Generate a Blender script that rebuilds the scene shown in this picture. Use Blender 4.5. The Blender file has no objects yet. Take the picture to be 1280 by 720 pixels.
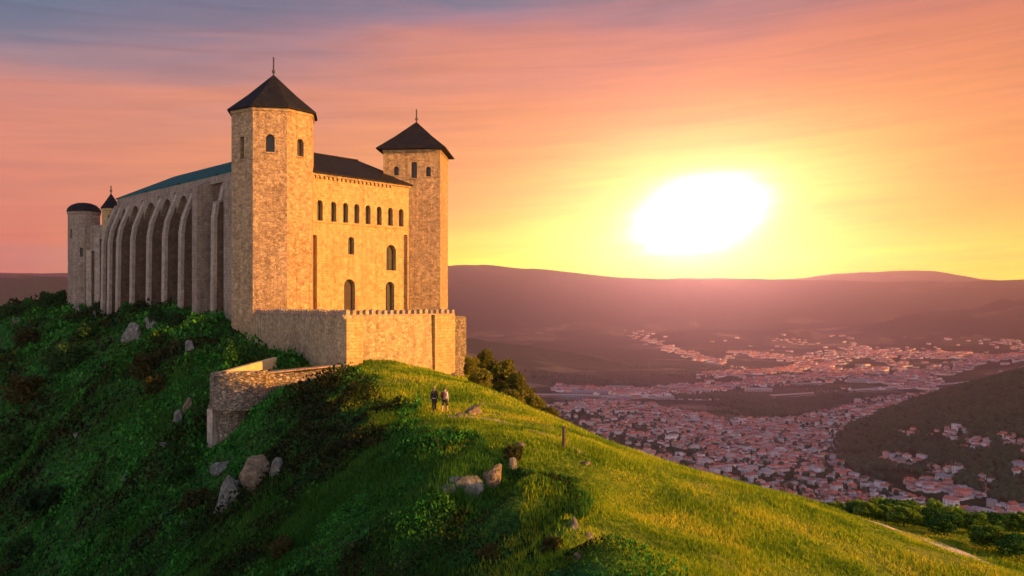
import bpy, bmesh, math, random
import numpy as np
from mathutils import Vector, Matrix
random.seed(7); rng = np.random.default_rng(7)
S = bpy.context.scene; COL = S.collection
F = 1108.5; HZ = 378.0
def P(px, py, d): return ((px-640)/F*d, d, (HZ-py)/F*d)      # a bearing and a distance turned into metres
def srgb(h):
    h = h.lstrip('#'); c = [int(h[i:i+2], 16)/255 for i in (0, 2, 4)]
    return tuple(x/12.92 if x <= .04045 else ((x+.055)/1.055)**2.4 for x in c)

# ------------------------------------------------------------------ helpers
def link(o, parent=None):
    COL.objects.link(o)
    if parent is not None: o.parent = parent
    return o
def tag(o, label=None, cat=None, group=None, kind=None):
    if label: o['label'] = label
    if cat: o['category'] = cat
    if group: o['group'] = group
    if kind: o['kind'] = kind
    return o
def empty(name, loc=(0, 0, 0)):
    o = bpy.data.objects.new(name, None); o.location = loc; o.empty_display_size = .5
    return link(o)
def mk(name, V, Fc, mats, midx=None, parent=None, smooth=False):
    """V (n,3) array, Fc (m,k) array or list of faces -> one mesh object"""
    V = np.asarray(V, dtype=np.float32)
    me = bpy.data.meshes.new(name)
    if isinstance(Fc, np.ndarray):
        m, k = Fc.shape
        me.vertices.add(len(V)); me.vertices.foreach_set('co', V.ravel())
        me.loops.add(m*k); me.loops.foreach_set('vertex_index', Fc.astype(np.int32).ravel())
        me.polygons.add(m)
        me.polygons.foreach_set('loop_start', np.arange(0, m*k, k, dtype=np.int32))
        me.polygons.foreach_set('loop_total', np.full(m, k, dtype=np.int32))
    else:
        me.from_pydata([tuple(map(float, v)) for v in V], [], [tuple(f) for f in Fc])
    if not isinstance(mats, (list, tuple)): mats = [mats]
    for mt in mats: me.materials.append(mt)
    if midx is not None: me.polygons.foreach_set('material_index', np.asarray(midx, dtype=np.int32))
    me.update(calc_edges=True); me.validate()
    if smooth: me.polygons.foreach_set('use_smooth', np.ones(len(me.polygons), dtype=bool))
    o = bpy.data.objects.new(name, me)
    return link(o, parent)
class MB:
    def __init__(s): s.v = []; s.f = []; s.m = []
    def add(s, vs, fs, m=0):
        b = len(s.v); s.v += [tuple(map(float, v)) for v in vs]
        s.f += [tuple(i+b for i in f) for f in fs]; s.m += [m]*len(fs)
    def prism(s, poly, off, m=0):
        """poly: list of 3d points, off: extrusion vector"""
        n = len(poly); a = [Vector(p) for p in poly]; b = [p+Vector(off) for p in a]
        fs = [tuple(range(n-1, -1, -1)), tuple(range(n, 2*n))]+[(i, (i+1) % n, n+(i+1) % n, n+i) for i in range(n)]
        s.add(a+b, fs, m)
    def build(s, name, mats, parent=None, smooth=False):
        o = mk(name, s.v, s.f, mats, s.m, parent, smooth)
        bm = bmesh.new(); bm.from_mesh(o.data); bmesh.ops.recalc_face_normals(bm, faces=bm.faces); bm.to_mesh(o.data); bm.free()
        return o
class Frame:
    """a wall's own axes: u along it, n outward, z up"""
    def __init__(s, o, u, n):
        s.o = Vector((o[0], o[1], 0)); s.u = Vector((u[0], u[1], 0)).normalized(); s.n = Vector((n[0], n[1], 0)).normalized()
    def p(s, u, n, z): return s.o+s.u*u+s.n*n+Vector((0, 0, z))
    def box(s, mb, u0, u1, n0, n1, z0, z1, m=0):
        mb.prism([s.p(u0, n0, z0), s.p(u1, n0, z0), s.p(u1, n1, z0), s.p(u0, n1, z0)], (0, 0, z1-z0), m)
    def arch(s, mb, uc, w, z0, z1, n0, n1, pointed=False, m=0, seg=10):
        r = w/2; pts = [s.p(uc-r, n0, z0), s.p(uc+r, n0, z0)]
        k = 1.5 if pointed else 1.0
        for i in range(seg+1):
            a = math.pi*i/seg
            pts.append(s.p(uc+r*math.cos(a), n0, z1-r*k+r*k*math.sin(a)))
        mb.prism(pts, s.n*(n1-n0), m)
    def upx(s, px):
        """how far along this wall the bearing px meets it"""
        t = (px-640)/F
        return (t*s.o.y-s.o.x)/(s.u.x-t*s.u.y)
def cut(o, mb):
    c = mb.build('cutter', [])
    md = o.modifiers.new('b', 'BOOLEAN'); md.object = c; md.operation = 'DIFFERENCE'; md.solver = 'EXACT'
    dg = bpy.context.evaluated_depsgraph_get(); dg.update()
    me = bpy.data.meshes.new_from_object(o.evaluated_get(dg))
    o.modifiers.clear(); old = o.data; o.data = me; bpy.data.meshes.remove(old); me.name = o.name
    bpy.data.objects.remove(c)
    return o

# ------------------------------------------------------------------ noise + terrain heights
TB = rng.random((256, 256))
def vn(x, y):
    xi = np.floor(x).astype(int); yi = np.floor(y).astype(int); fx = x-xi; fy = y-yi
    fx = fx*fx*fx*(fx*(fx*6-15)+10); fy = fy*fy*fy*(fy*(fy*6-15)+10)
    g = lambda a, b: TB[a & 255, b & 255]
    return (g(xi, yi)*(1-fx)+g(xi+1, yi)*fx)*(1-fy)+(g(xi, yi+1)*(1-fx)+g(xi+1, yi+1)*fx)*fy
def fbm(x, y, s, o=5, r=.5):
    t = 0; a = 1; w = 0
    for i in range(o):
        t = t+a*(vn(x/s+17.3*i, y/s+9.1*i)-.5); w += a; a *= r; s = s*.5
    return t/w*2
def sst(a, b, x):
    t = np.clip((x-a)/(b-a), 0, 1); return t*t*(3-2*t)
CP = [(430,468,86),(470,450,91),(520,461,95),(570,474,99),(430,480,76),(480,499,67),(520,517,60.5),(580,532,55),(640,550,48),
 (665,580,40.6),(705,610,36),(770,660,32),(830,690,33),(790,720,30.2),(545,500,67),(620,510,66),(690,524,68),(640,500,78),(600,488,88),(800,570,58),(800,640,42),
 (880,720,32.5),(1000,622,52),(1000,720,36.5),(1150,682,46),(1280,726,41),(1100,705,41),(900,600,53),(900,650,42),
 (1110,664,57.5),(1110,656,62),(1165,685,54),(1165,674,59),(1215,705,51.5),(1215,692,56),(1300,732,50),(1060,646,66),
 (380,500,76),(340,512,75),(330,565,66),(300,595,66),(420,560,58),(500,565,49),(560,605,42.5),(500,640,43),(420,640,47),(600,680,38),(670,650,40),(720,680,36.8),(600,640,42),(742,700,34.2),(715,640,37.5),
 (500,720,38),(300,720,48),(330,640,55),(700,710,37),(640,625,43),(640,720,35.5),(200,560,82),(200,640,72),(200,720,62),(100,500,105),(100,600,92),(100,720,78),
 (0,500,118),(0,600,105),(0,720,88),(262,424,111),(290,428,112),(220,406,121),(180,397,130),(110,397,149),(60,378,155),(0,392,158),
 (0,445,135),(150,450,118),(250,460,100),(320,452,110),(375,461,100),(262,572,79.5),(285,588,74.5),(250,540,88),(305,582,73),(225,560,86),(335,498,79),(275,470,93)]
pts = [P(*c) for c in CP]
pts += [(-27,127,-3.2),(-34,135,-3.2),(-22,112,-3.2),(-45,140,-3.2),(-60,155,-3.5),(-20,150,-5),(-5,103,-9),(-12,112,-4.5),
 (0,120,-17),(4,104,-17),(6,92,-16.5),(14,84,-20),(26,80,-21),(36,75,-20.5),(45,62,-17),(60,70,-28),(55,45,-17),(70,20,-22),
 (-16,165,-14),(-50,185,-16),(-90,180,-14),(-120,160,-18),(-110,120,-26),(-100,80,-40),(-80,50,-38),(-50,20,-24),(-25,12,-15.5),(0,8,-13),
 (20,15,-13.5),(40,15,-16),(0,-25,-22),(40,-25,-26),(-40,-25,-36),(20,120,-32),(40,100,-34),(0,150,-32),(-90,30,-50)]
pts = np.array(pts)
def tps(r2): return np.where(r2 > 1e-9, r2*np.log(np.maximum(r2, 1e-9))*.5, 0)
n_ = len(pts); XY = pts[:, :2]/50
K = tps(((XY[:, None]-XY[None])**2).sum(-1))+np.eye(n_)*.0006
Pm = np.c_[np.ones(n_), XY]; A_ = np.block([[K, Pm], [Pm.T, np.zeros((3, 3))]])
W_ = np.linalg.solve(A_, np.r_[pts[:, 2], 0, 0, 0])
def near_h(x, y):
    sh = x.shape; q = np.c_[x.ravel(), y.ravel()]/50; out = np.empty(len(q))
    for i in range(0, len(q), 20000):
        b = q[i:i+20000]
        out[i:i+20000] = tps(((b[:, None]-XY[None])**2).sum(-1))@W_[:n_]+np.c_[np.ones(len(b)), b]@W_[n_:]
    return out.reshape(sh)
def valley_h(x, y):
    h = -302+5*fbm(x, y, 700, 4)
    h = h+290*(1-np.exp(-np.maximum(0, x-715-70*fbm(x, y, 260, 3))/520))*np.exp(-((y-1850)/400)**2)*(1+.25*fbm(x, y, 300, 4))
    h = h+700*sst(1800, 2700, x)*np.exp(-((y-1300)/1900)**2)*(1+.3*fbm(x, y, 500, 4))  # unseen ridge right of view, added so its shadow covers the valley town
    p = sst(1000, -1300, x)
    h = h+(255*p+45*sst(1500, 300, x)*fbm(x+900, y, 700, 5))*np.exp(-((y-4350-150*fbm(x, x*0, 900))/560)**2)*(1+.3*fbm(x, y, 420, 5))
    h = h+430*sst(-900, -2600, x)*np.exp(-((y-5600)/1300)**2)*(1+.35*fbm(x, y, 900, 5))
    h = h+270*sst(2100, 4200, x)*np.exp(-((y-6800)/900)**2)*(1+.5*fbm(x, y, 800, 5))
    h = h+150*np.exp(-((y-7000)/500)**2)*sst(-600, 1200, x)*(.6+fbm(x, y, 1100, 5))
    pk = 545+150*np.exp(-((x+300)/1300)**2)+50*sst(-3000, -5000, x)
    h = h+pk*(np.exp(-(np.minimum(0, y-9700)/1500)**2))*(1+.13*fbm(x+3000, y, 1800, 6))*sst(6300, 8800, y)
    h = h+110*np.exp(-((y-13600)/700)**2)*(1+fbm(x, y, 1500, 4))+190*np.exp(-((x-6100)/900)**2)*np.exp(-((y-13600)/600)**2)
    return h
def H(x, y, detail=True):
    x = np.asarray(x, float); y = np.asarray(y, float)
    r = np.hypot(x+20, y-95)
    cone = -16-.60*np.maximum(0, r-85)+6*fbm(x, y, 120, 4)
    v = valley_h(x, y)
    far = np.where(cone > v+25, cone, v+np.where(cone > v-25, (cone-v+25)**2/100, 0))
    w = sst(105, 165, r)
    nr = np.full(x.shape, 0.0); mk_ = w < 1
    if mk_.any(): nr[mk_] = near_h(x[mk_], y[mk_])
    h = nr*(1-w)+far*w
    if detail:
        flank = sst(0, 1, (-x*.85-10+(y-60)*.12)/18)      # the left flank is rough, the meadow smooth
        h = h+(1-w)*(fbm(x, y, 9, 4)*(.25+1.1*flank)+fbm(x+7, y+3, 26, 3)*2.2*flank*sst(55, 80, np.hypot(x, y-20))*0.8+fbm(x+50, y, 2.2, 3)*(.12+.28*flank))
    return h
def Hp(x, y, detail=True): return float(H(np.array([x]), np.array([y]), detail)[0])
def G(px, py, d0=8, d1=14000):
    """the ground point seen on a bearing"""
    d = np.geomspace(d0, d1, 1500); x = (px-640)/F*d; z = (HZ-py)/F*d; h = H(x, d)
    i = np.argmax(h > z)
    return x[i], d[i], h[i]

# ------------------------------------------------------------------ materials
MATS = {}
def nodes(name):
    m = bpy.data.materials.new(name); m.use_nodes = True; nt = m.node_tree
    for n in list(nt.nodes):
        if n.type not in ('BSDF_PRINCIPLED', 'OUTPUT_MATERIAL'): nt.nodes.remove(n)
    b = nt.nodes['Principled BSDF']; MATS[name] = m
    return m, nt, b
def N(nt, t, ins=None, **kw):
    n = nt.nodes.new(t)
    for k, v in kw.items(): setattr(n, k, v)
    for k, v in (ins or {}).items():
        if isinstance(v, bpy.types.NodeSocket): nt.links.new(v, n.inputs[k])
        else: n.inputs[k].default_value = v
    return n
def mth(nt, op, a, b=0.0, c=0.0): return N(nt, 'ShaderNodeMath', {0: a, 1: b, 2: c}, operation=op).outputs[0]
def mixc(nt, f, a, b, bt='MIX'):
    n = nt.nodes.new('ShaderNodeMix'); n.data_type = 'RGBA'; n.blend_type = bt
    for i, v in ((0, f), (6, a), (7, b)):
        if isinstance(v, bpy.types.NodeSocket): nt.links.new(v, n.inputs[i])
        elif i == 0: n.inputs[0].default_value = v
        else: n.inputs[i].default_value = (*v[:3], 1)
    return n.outputs[2]
def ramp(nt, f, stops, interp='LINEAR'):
    n = nt.nodes.new('ShaderNodeValToRGB'); nt.links.new(f, n.inputs[0]); e = n.color_ramp.elements
    n.color_ramp.interpolation = interp
    while len(e) < len(stops): e.new(.5)
    for q, (p, c) in zip(e, stops): q.position = p; q.color = (*c[:3], 1)
    return n.outputs[0]
def noise(nt, vec, scale, detail=4, rough=.55, dist=0):
    return N(nt, 'ShaderNodeTexNoise', {'Vector': vec, 'Scale': scale, 'Detail': detail, 'Roughness': rough, 'Distortion': dist}).outputs[0]
def geo(nt): return nt.nodes.new('ShaderNodeNewGeometry')
def bump(nt, b, h, strength, dist):
    nt.links.new(N(nt, 'ShaderNodeBump', {'Height': h, 'Strength': strength, 'Distance': dist}).outputs[0], b.inputs['Normal'])
def stone(name, c1, c2, c3, bw=.8, bh=.38, mort=.028, mc=None, rough=.9, bs=.6, rub=None):
    m, nt, b = nodes(name); g = geo(nt)
    t = N(nt, 'ShaderNodeVectorMath', {0: (0, 0, 1), 1: g.outputs['True Normal']}, operation='CROSS_PRODUCT')
    t = N(nt, 'ShaderNodeVectorMath', {0: t.outputs[0], 1: (1e-4, 0, 0)}, operation='ADD')
    t = N(nt, 'ShaderNodeVectorMath', {0: t.outputs[0]}, operation='NORMALIZE')
    u = N(nt, 'ShaderNodeVectorMath', {0: g.outputs['Position'], 1: t.outputs[0]}, operation='DOT_PRODUCT').outputs['Value']
    z = N(nt, 'ShaderNodeSeparateXYZ', {0: g.outputs['Position']}).outputs[2]
    n1 = noise(nt, g.outputs['Position'], .9, 3); n2 = noise(nt, g.outputs['Position'], 1.1, 3, .5, .3)
    u2 = mth(nt, 'ADD', u, mth(nt, 'MULTIPLY', n1, .5)); z2 = mth(nt, 'ADD', z, mth(nt, 'MULTIPLY', n2, .35))
    uv = N(nt, 'ShaderNodeCombineXYZ', {0: u2, 1: z2, 2: 0.0}).outputs[0]
    br = N(nt, 'ShaderNodeTexBrick', {'Vector': uv, 'Scale': 1.0, 'Mortar Size': mort, 'Mortar Smooth': .6, 'Bias': 0.0,
        'Brick Width': bw, 'Row Height': bh, 'Color1': (*c1, 1), 'Color2': (*c2, 1), 'Mortar': (*(mc or [x*.72 for x in c2]), 1)})
    if rub:                                             # irregular field stones instead of coursed blocks
        vv = N(nt, 'ShaderNodeCombineXYZ', {0: mth(nt, 'MULTIPLY', u2, rub), 1: mth(nt, 'MULTIPLY', z2, rub*1.7), 2: 0.0}).outputs[0]
        v1 = N(nt, 'ShaderNodeTexVoronoi', {'Vector': vv, 'Scale': 1.0}); v2 = N(nt, 'ShaderNodeTexVoronoi', {'Vector': vv, 'Scale': 1.0}, feature='DISTANCE_TO_EDGE')
        rr_ = N(nt, 'ShaderNodeSeparateColor', {0: v1.outputs['Color']}).outputs[0]
        cc = ramp(nt, rr_, [(0, [x*.72 for x in c2]), (.3, c2), (.6, c1), (.85, [x*1.15 for x in c1]), (1, [x*.8 for x in c3])])
        ed = ramp(nt, v2.outputs['Distance'], [(0, (1, 1, 1)), (.11, (0, 0, 0))])
        rubc = mixc(nt, mth(nt, 'MULTIPLY', ed, .5), cc, [x*.7 for x in c2])
    big = noise(nt, g.outputs['Position'], .22, 5, .65); med = noise(nt, g.outputs['Position'], 1.6, 5, .7)
    col = mixc(nt, ramp(nt, big, [(.38, (0, 0, 0)), (.68, (1, 1, 1))]) if not rub else mth(nt, 'MULTIPLY', ramp(nt, big, [(.38, (0, 0, 0)), (.68, (1, 1, 1))]), .45), rubc if rub else br.outputs[0], c3)
    col = mixc(nt, .45, col, ramp(nt, med, [(.28, (.52, .48, .44)), (.5, (.95, .95, .95)), (.72, (1.25, 1.2, 1.15))]), 'MULTIPLY')
    # long rain streaks down the wall
    st = N(nt, 'ShaderNodeCombineXYZ', {0: mth(nt, 'MULTIPLY', u, 1.1), 1: mth(nt, 'MULTIPLY', z, .07), 2: 0.0}).outputs[0]
    col = mixc(nt, .5, col, ramp(nt, noise(nt, st, 1.6, 5, .6), [(.34, (.55, .53, .50)), (.52, (1, 1, 1))]), 'MULTIPLY')
    # single dark and pale stones
    vo = N(nt, 'ShaderNodeTexVoronoi', {'Vector': uv, 'Scale': 2.4}).outputs['Color']
    col = mixc(nt, .38, col, ramp(nt, N(nt, 'ShaderNodeSeparateColor', {0: vo}).outputs[0], [(.05, (.5, .43, .4)), (.4, (.95, .93, .9)), (.7, (1, 1, 1)), (.97, (1.45, 1.4, 1.3))]), 'MULTIPLY')
    nt.links.new(col, b.inputs['Base Color']); b.inputs['Roughness'].default_value = rough
    hh = mth(nt, 'ADD', mth(nt, 'MULTIPLY', ed if rub else br.outputs['Fac'], -.6), mth(nt, 'MULTIPLY', med, 1.0))
    bump(nt, b, hh, bs, .25)
    return m
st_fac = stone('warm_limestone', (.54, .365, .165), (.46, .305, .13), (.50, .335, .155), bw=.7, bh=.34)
st_tow = stone('tower_stone', (.52, .35, .19), (.42, .275, .145), (.46, .31, .165), bs=.6, rub=2.2)
st_side = stone('grey_brown_stone', (.38, .30, .235), (.30, .235, .18), (.26, .20, .15), bw=.8, bh=.4)
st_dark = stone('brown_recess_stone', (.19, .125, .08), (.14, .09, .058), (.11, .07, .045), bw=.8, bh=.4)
st_pier = stone('pale_pier_stone', (.46, .385, .31), (.40, .33, .265), (.36, .29, .23), bw=.9, bh=.5)
st_ramp = stone('rampart_stone', (.52, .39, .22), (.42, .31, .17), (.47, .35, .20), bs=.6, rub=2.6)
st_rub = stone('rubble_stone', (.38, .30, .22), (.20, .15, .11), (.32, .26, .18), bs=1.0, rub=2.4)
st_tile = stone('coping_stone', (.48, .30, .22), (.35, .2, .15), (.45, .38, .3), bw=.4, bh=.3)
def roofmat(name, c1, c2):
    m, nt, b = nodes(name); g = geo(nt)
    z = N(nt, 'ShaderNodeSeparateXYZ', {0: g.outputs['Position']}).outputs
    u = mth(nt, 'ADD', mth(nt, 'MULTIPLY', z[0], .7), mth(nt, 'MULTIPLY', z[1], .7))
    uv = N(nt, 'ShaderNodeCombineXYZ', {0: u, 1: z[2], 2: 0.0}).outputs[0]
    br = N(nt, 'ShaderNodeTexBrick', {'Vector': uv, 'Scale': 1.0, 'Mortar Size': .02, 'Brick Width': .45, 'Row Height': .22,
        'Color1': (*c1, 1), 'Color2': (*c2, 1), 'Mortar': (.01, .01, .01, 1)})
    n = noise(nt, g.outputs['Position'], .8, 5, .7)
    col = mixc(nt, .8, br.outputs[0], ramp(nt, n, [(.3, (.5, .5, .5)), (.7, (1.5, 1.4, 1.3))]), 'MULTIPLY')
    nt.links.new(col, b.inputs['Base Color']); b.inputs['Roughness'].default_value = .65
    b.inputs['Specular IOR Level'].default_value = .12; bump(nt, b, mth(nt, 'ADD', n, br.outputs['Fac']), .5, .1)
    return m
rf_slate = roofmat('dark_slate', (.022, .020, .020), (.012, .013, .014))
rf_teal = roofmat('weathered_copper', (.007, .13, .125), (.005, .085, .085))
def plain(name, c, rough=.8, var=.3, sc=3.0, metal=0):
    m, nt, b = nodes(name); g = geo(nt); n = noise(nt, g.outputs['Position'], sc, 4)
    nt.links.new(mixc(nt, 1.0, c, ramp(nt, n, [(.25, [1-var]*3), (.75, [1+var]*3)]), 'MULTIPLY'), b.inputs['Base Color'])
    b.inputs['Roughness'].default_value = rough; b.inputs['Metallic'].default_value = metal
    return m
m_iron = plain('dark_iron', (.03, .028, .028), .5); m_wood = plain('old_dark_wood', (.05, .03, .02), .8)
m_glass = plain('dark_leaded_glass', (.02, .016, .014), .35); m_post = plain('weathered_post_wood', (.07, .045, .03))
m_sand = plain('pale_sandstone', (.60, .42, .20), .95, .2, 2)
def rockm(name, a, b_):
    m, nt, b = nodes(name); g = geo(nt); p = N(nt, 'ShaderNodeTexCoord').outputs['Object']
    n = noise(nt, p, 2.2, 8, .68, .4); n2 = noise(nt, p, 9, 5, .7)
    c = ramp(nt, n, [(.35, [x*.5 for x in b_]), (.5, b_), (.66, a)])
    nz = N(nt, 'ShaderNodeSeparateXYZ', {0: g.outputs['Normal']}).outputs[2]
    mo = mth(nt, 'MULTIPLY', ramp(nt, nz, [(.45, (0, 0, 0)), (.9, (1, 1, 1))]), ramp(nt, n2, [(.45, (0, 0, 0)), (.6, (1, 1, 1))]))
    c = mixc(nt, mo, c, (.06, .08, .025))
    nt.links.new(c, b.inputs['Base Color']); b.inputs['Roughness'].default_value = .95
    bump(nt, b, mth(nt, 'ADD', n, mth(nt, 'MULTIPLY', n2, .4)), .9, .25)
    return m
m_rock = rockm('grey_limestone_rock', (.33, .31, .27), (.15, .145, .12)); m_rockb = rockm('brown_rock', (.38, .28, .19), (.2, .15, .1))

def leafm(name, cols, trans=.35, bs=.35, bw=.75):
    m, nt, b = nodes(name); g = geo(nt)
    oi = nt.nodes.new('ShaderNodeObjectInfo').outputs['Random']
    r = g.outputs['Random Per Island']; big = noise(nt, g.outputs['Position'], bs, 4)
    f = mth(nt, 'ADD', mth(nt, 'MULTIPLY', r, .45), mth(nt, 'ADD', mth(nt, 'MULTIPLY_ADD', big, bw, (.75-bw)*.5), mth(nt, 'MULTIPLY_ADD', oi, .3, -.25)))
    k = len(cols); c = ramp(nt, f, [(.15+.7*i/(k-1), q) for i, q in enumerate(cols)])
    nt.links.new(c, b.inputs['Base Color']); b.inputs['Roughness'].default_value = .7; b.inputs['Specular IOR Level'].default_value = .2
    tr = N(nt, 'ShaderNodeBsdfTranslucent', {'Color': c}); mx = N(nt, 'ShaderNodeMixShader', {0: trans, 1: b.outputs[0], 2: tr.outputs[0]})
    nt.links.new(mx.outputs[0], nt.nodes['Material Output'].inputs[0])
    return m
lf_dark = leafm('dark_leaves', [(.012, .035, .010), (.025, .075, .015), (.05, .12, .02)])
lf_green = leafm('green_leaves', [(.015, .055, .012), (.03, .12, .018), (.07, .19, .03)])
lf_brown = leafm('russet_leaves', [(.02, .03, .008), (.055, .055, .012), (.10, .09, .02)])
lf_gold = leafm('olive_gold_leaves', [(.07, .075, .010), (.17, .17, .018), (.32, .29, .03)])
lf_belt = leafm('belt_leaves', [(.05, .12, .012), (.13, .23, .02), (.24, .36, .04)])
lf_wood = leafm('woodland_leaves', [(.010, .045, .016), (.018, .07, .022), (.03, .10, .03)], .1)
m_bark = plain('bark', (.06, .045, .032), .9)
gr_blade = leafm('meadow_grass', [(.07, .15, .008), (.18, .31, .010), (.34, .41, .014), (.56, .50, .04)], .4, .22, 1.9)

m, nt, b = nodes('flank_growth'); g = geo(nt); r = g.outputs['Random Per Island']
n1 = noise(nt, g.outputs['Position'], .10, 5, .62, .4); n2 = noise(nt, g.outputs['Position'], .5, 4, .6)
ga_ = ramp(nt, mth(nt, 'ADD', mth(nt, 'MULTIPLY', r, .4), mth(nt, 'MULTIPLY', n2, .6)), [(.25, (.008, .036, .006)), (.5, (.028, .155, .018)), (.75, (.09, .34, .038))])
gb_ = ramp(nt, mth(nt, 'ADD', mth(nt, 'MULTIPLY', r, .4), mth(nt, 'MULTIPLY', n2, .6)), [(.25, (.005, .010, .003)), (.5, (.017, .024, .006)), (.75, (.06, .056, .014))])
c = mixc(nt, ramp(nt, n1, [(.44, (0, 0, 0)), (.56, (1, 1, 1))]), ga_, gb_)  # weeds and brown patches, kept extra dark so the colour carries the flank's shade
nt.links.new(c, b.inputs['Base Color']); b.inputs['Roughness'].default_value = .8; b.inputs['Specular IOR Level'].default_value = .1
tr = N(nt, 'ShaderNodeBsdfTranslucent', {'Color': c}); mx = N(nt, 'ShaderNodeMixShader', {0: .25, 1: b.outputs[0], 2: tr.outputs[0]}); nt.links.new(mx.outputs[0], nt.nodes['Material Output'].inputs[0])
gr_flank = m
def groundmat():
    m, nt, b = nodes('hill_turf'); g = geo(nt); p = g.outputs['Position']
    sx = N(nt, 'ShaderNodeSeparateXYZ', {0: p}).outputs
    n1 = noise(nt, p, .12, 6, .6); n2 = noise(nt, p, 1.3, 6, .7); n3 = noise(nt, p, .45, 5, .6)
    mead = ramp(nt, n2, [(.3, (.07, .12, .008)), (.5, (.16, .23, .012)), (.7, (.30, .31, .03))])
    mead = mixc(nt, ramp(nt, n1, [(.5, (0, 0, 0)), (.7, (.6, .6, .6))]), mead, (.20, .17, .05))
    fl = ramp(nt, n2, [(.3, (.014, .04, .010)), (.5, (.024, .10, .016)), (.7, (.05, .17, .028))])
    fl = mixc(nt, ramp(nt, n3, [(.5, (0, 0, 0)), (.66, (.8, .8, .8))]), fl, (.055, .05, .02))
    # meadow on the crest's sunny side; rough flank growth, darkened to paint in its shade
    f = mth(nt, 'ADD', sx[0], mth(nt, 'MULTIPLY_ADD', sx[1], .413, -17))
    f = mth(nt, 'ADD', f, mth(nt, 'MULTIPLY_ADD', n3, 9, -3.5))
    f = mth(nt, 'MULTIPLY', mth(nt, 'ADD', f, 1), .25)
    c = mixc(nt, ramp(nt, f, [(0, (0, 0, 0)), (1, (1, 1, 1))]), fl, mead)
    nt.links.new(c, b.inputs['Base Color']); b.inputs['Roughness'].default_value = .95; b.inputs['Specular IOR Level'].default_value = .1
    bump(nt, b, mth(nt, 'ADD', n2, n3), .8, .5)
    return m
def valleymat(name='valley_land', forest=False):
    m, nt, b = nodes(name); g = geo(nt); p = g.outputs['Position']
    nz = N(nt, 'ShaderNodeSeparateXYZ', {0: g.outputs['Normal']}).outputs[2]
    pd = N(nt, 'ShaderNodeVectorMath', {0: p, 1: N(nt, 'ShaderNodeVectorMath', {0: N(nt, 'ShaderNodeTexNoise', {'Vector': p, 'Scale': .004}).outputs[1], 3: 220.0}, operation='SCALE').outputs[0]}, operation='ADD').outputs[0]
    pf = N(nt, 'ShaderNodeVectorMath', {0: pd, 1: (1, 1, 0)}, operation='MULTIPLY').outputs[0]
    vo = N(nt, 'ShaderNodeTexVoronoi', {'Vector': pf, 'Scale': .0055})
    r = N(nt, 'ShaderNodeSeparateColor', {0: vo.outputs['Color']}).outputs[0]
    fields = ramp(nt, r, [(0, (.05, .07, .025)), (.3, (.09, .10, .04)), (.5, (.06, .08, .03)), (.7, (.17, .14, .08)), (.9, (.24, .20, .13))], 'CONSTANT')
    wood = ramp(nt, noise(nt, p, .06, 6, .7), [(.3, (.010, .030, .012)), (.7, (.03, .06, .024))])
    nn = noise(nt, p, .0016, 6, .6)
    f = mth(nt, 'ADD', ramp(nt, nn, [(.44, (0, 0, 0)), (.50, (1, 1, 1))]), ramp(nt, nz, [(.955, (1, 1, 1)), (.99, (0, 0, 0))]))
    c = mixc(nt, mth(nt, 'MINIMUM', f, 1.0), fields, wood)
    c = mixc(nt, .6, c, ramp(nt, noise(nt, p, .02, 6, .7), [(.3, (.35, .35, .35)), (.7, (1.7, 1.6, 1.5))]), 'MULTIPLY')
    nt.links.new(c, b.inputs['Base Color']); b.inputs['Roughness'].default_value = 1; b.inputs['Specular IOR Level'].default_value = 0
    bump(nt, b, noise(nt, p, .05, 6, .7), .8, 12)
    return m
m_ground = groundmat(); m_valley = valleymat()

# ------------------------------------------------------------------ ground, valley and mountains (one grid, split by region)
def lines(lo, hi, end_lo, end_hi, st=.6, gr=1.045, cap=110):
    def out(a, e, sg):
        r = []; s = st
        while (e-a)*sg > 0:
            s = min(s*gr, cap); a = a+sg*s; r.append(a)
        return r
    c = list(np.arange(lo, hi+1e-6, st))
    return np.array(out(lo, end_lo, -1)[::-1]+c+out(hi, end_hi, 1))
gx = lines(-120, 62, -10500, 10500); gy = lines(6, 190, -500, 14600)
GX, GY = np.meshgrid(gx, gy); GZ = H(GX, GY)
idx = np.arange(GX.size).reshape(GX.shape)
Q = np.stack([idx[:-1, :-1], idx[:-1, 1:], idx[1:, 1:], idx[1:, :-1]], -1).reshape(-1, 4)
cx = ((GX[:-1, :-1]+GX[1:, 1:])/2).ravel(); cy = ((GY[:-1, :-1]+GY[1:, 1:])/2).ravel()
AV = np.c_[GX.ravel(), GY.ravel(), GZ.ravel()]
def submesh(name, mask, mat):
    q = Q[mask]; u, inv = np.unique(q, return_inverse=True)
    return tag(mk(name, AV[u], inv.reshape(-1, 4), mat, smooth=True), kind='structure')
rr = np.hypot(cx+20, cy-95)
R0 = rr < 240; MT = (~R0) & (cy > 6300)
submesh('ground', R0, m_ground); submesh('valley', (~R0) & (~MT), m_valley); submesh('mountains', MT, m_valley)
ZMAX = float(GZ.max()); ZMIN = float(GZ.min())

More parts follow.
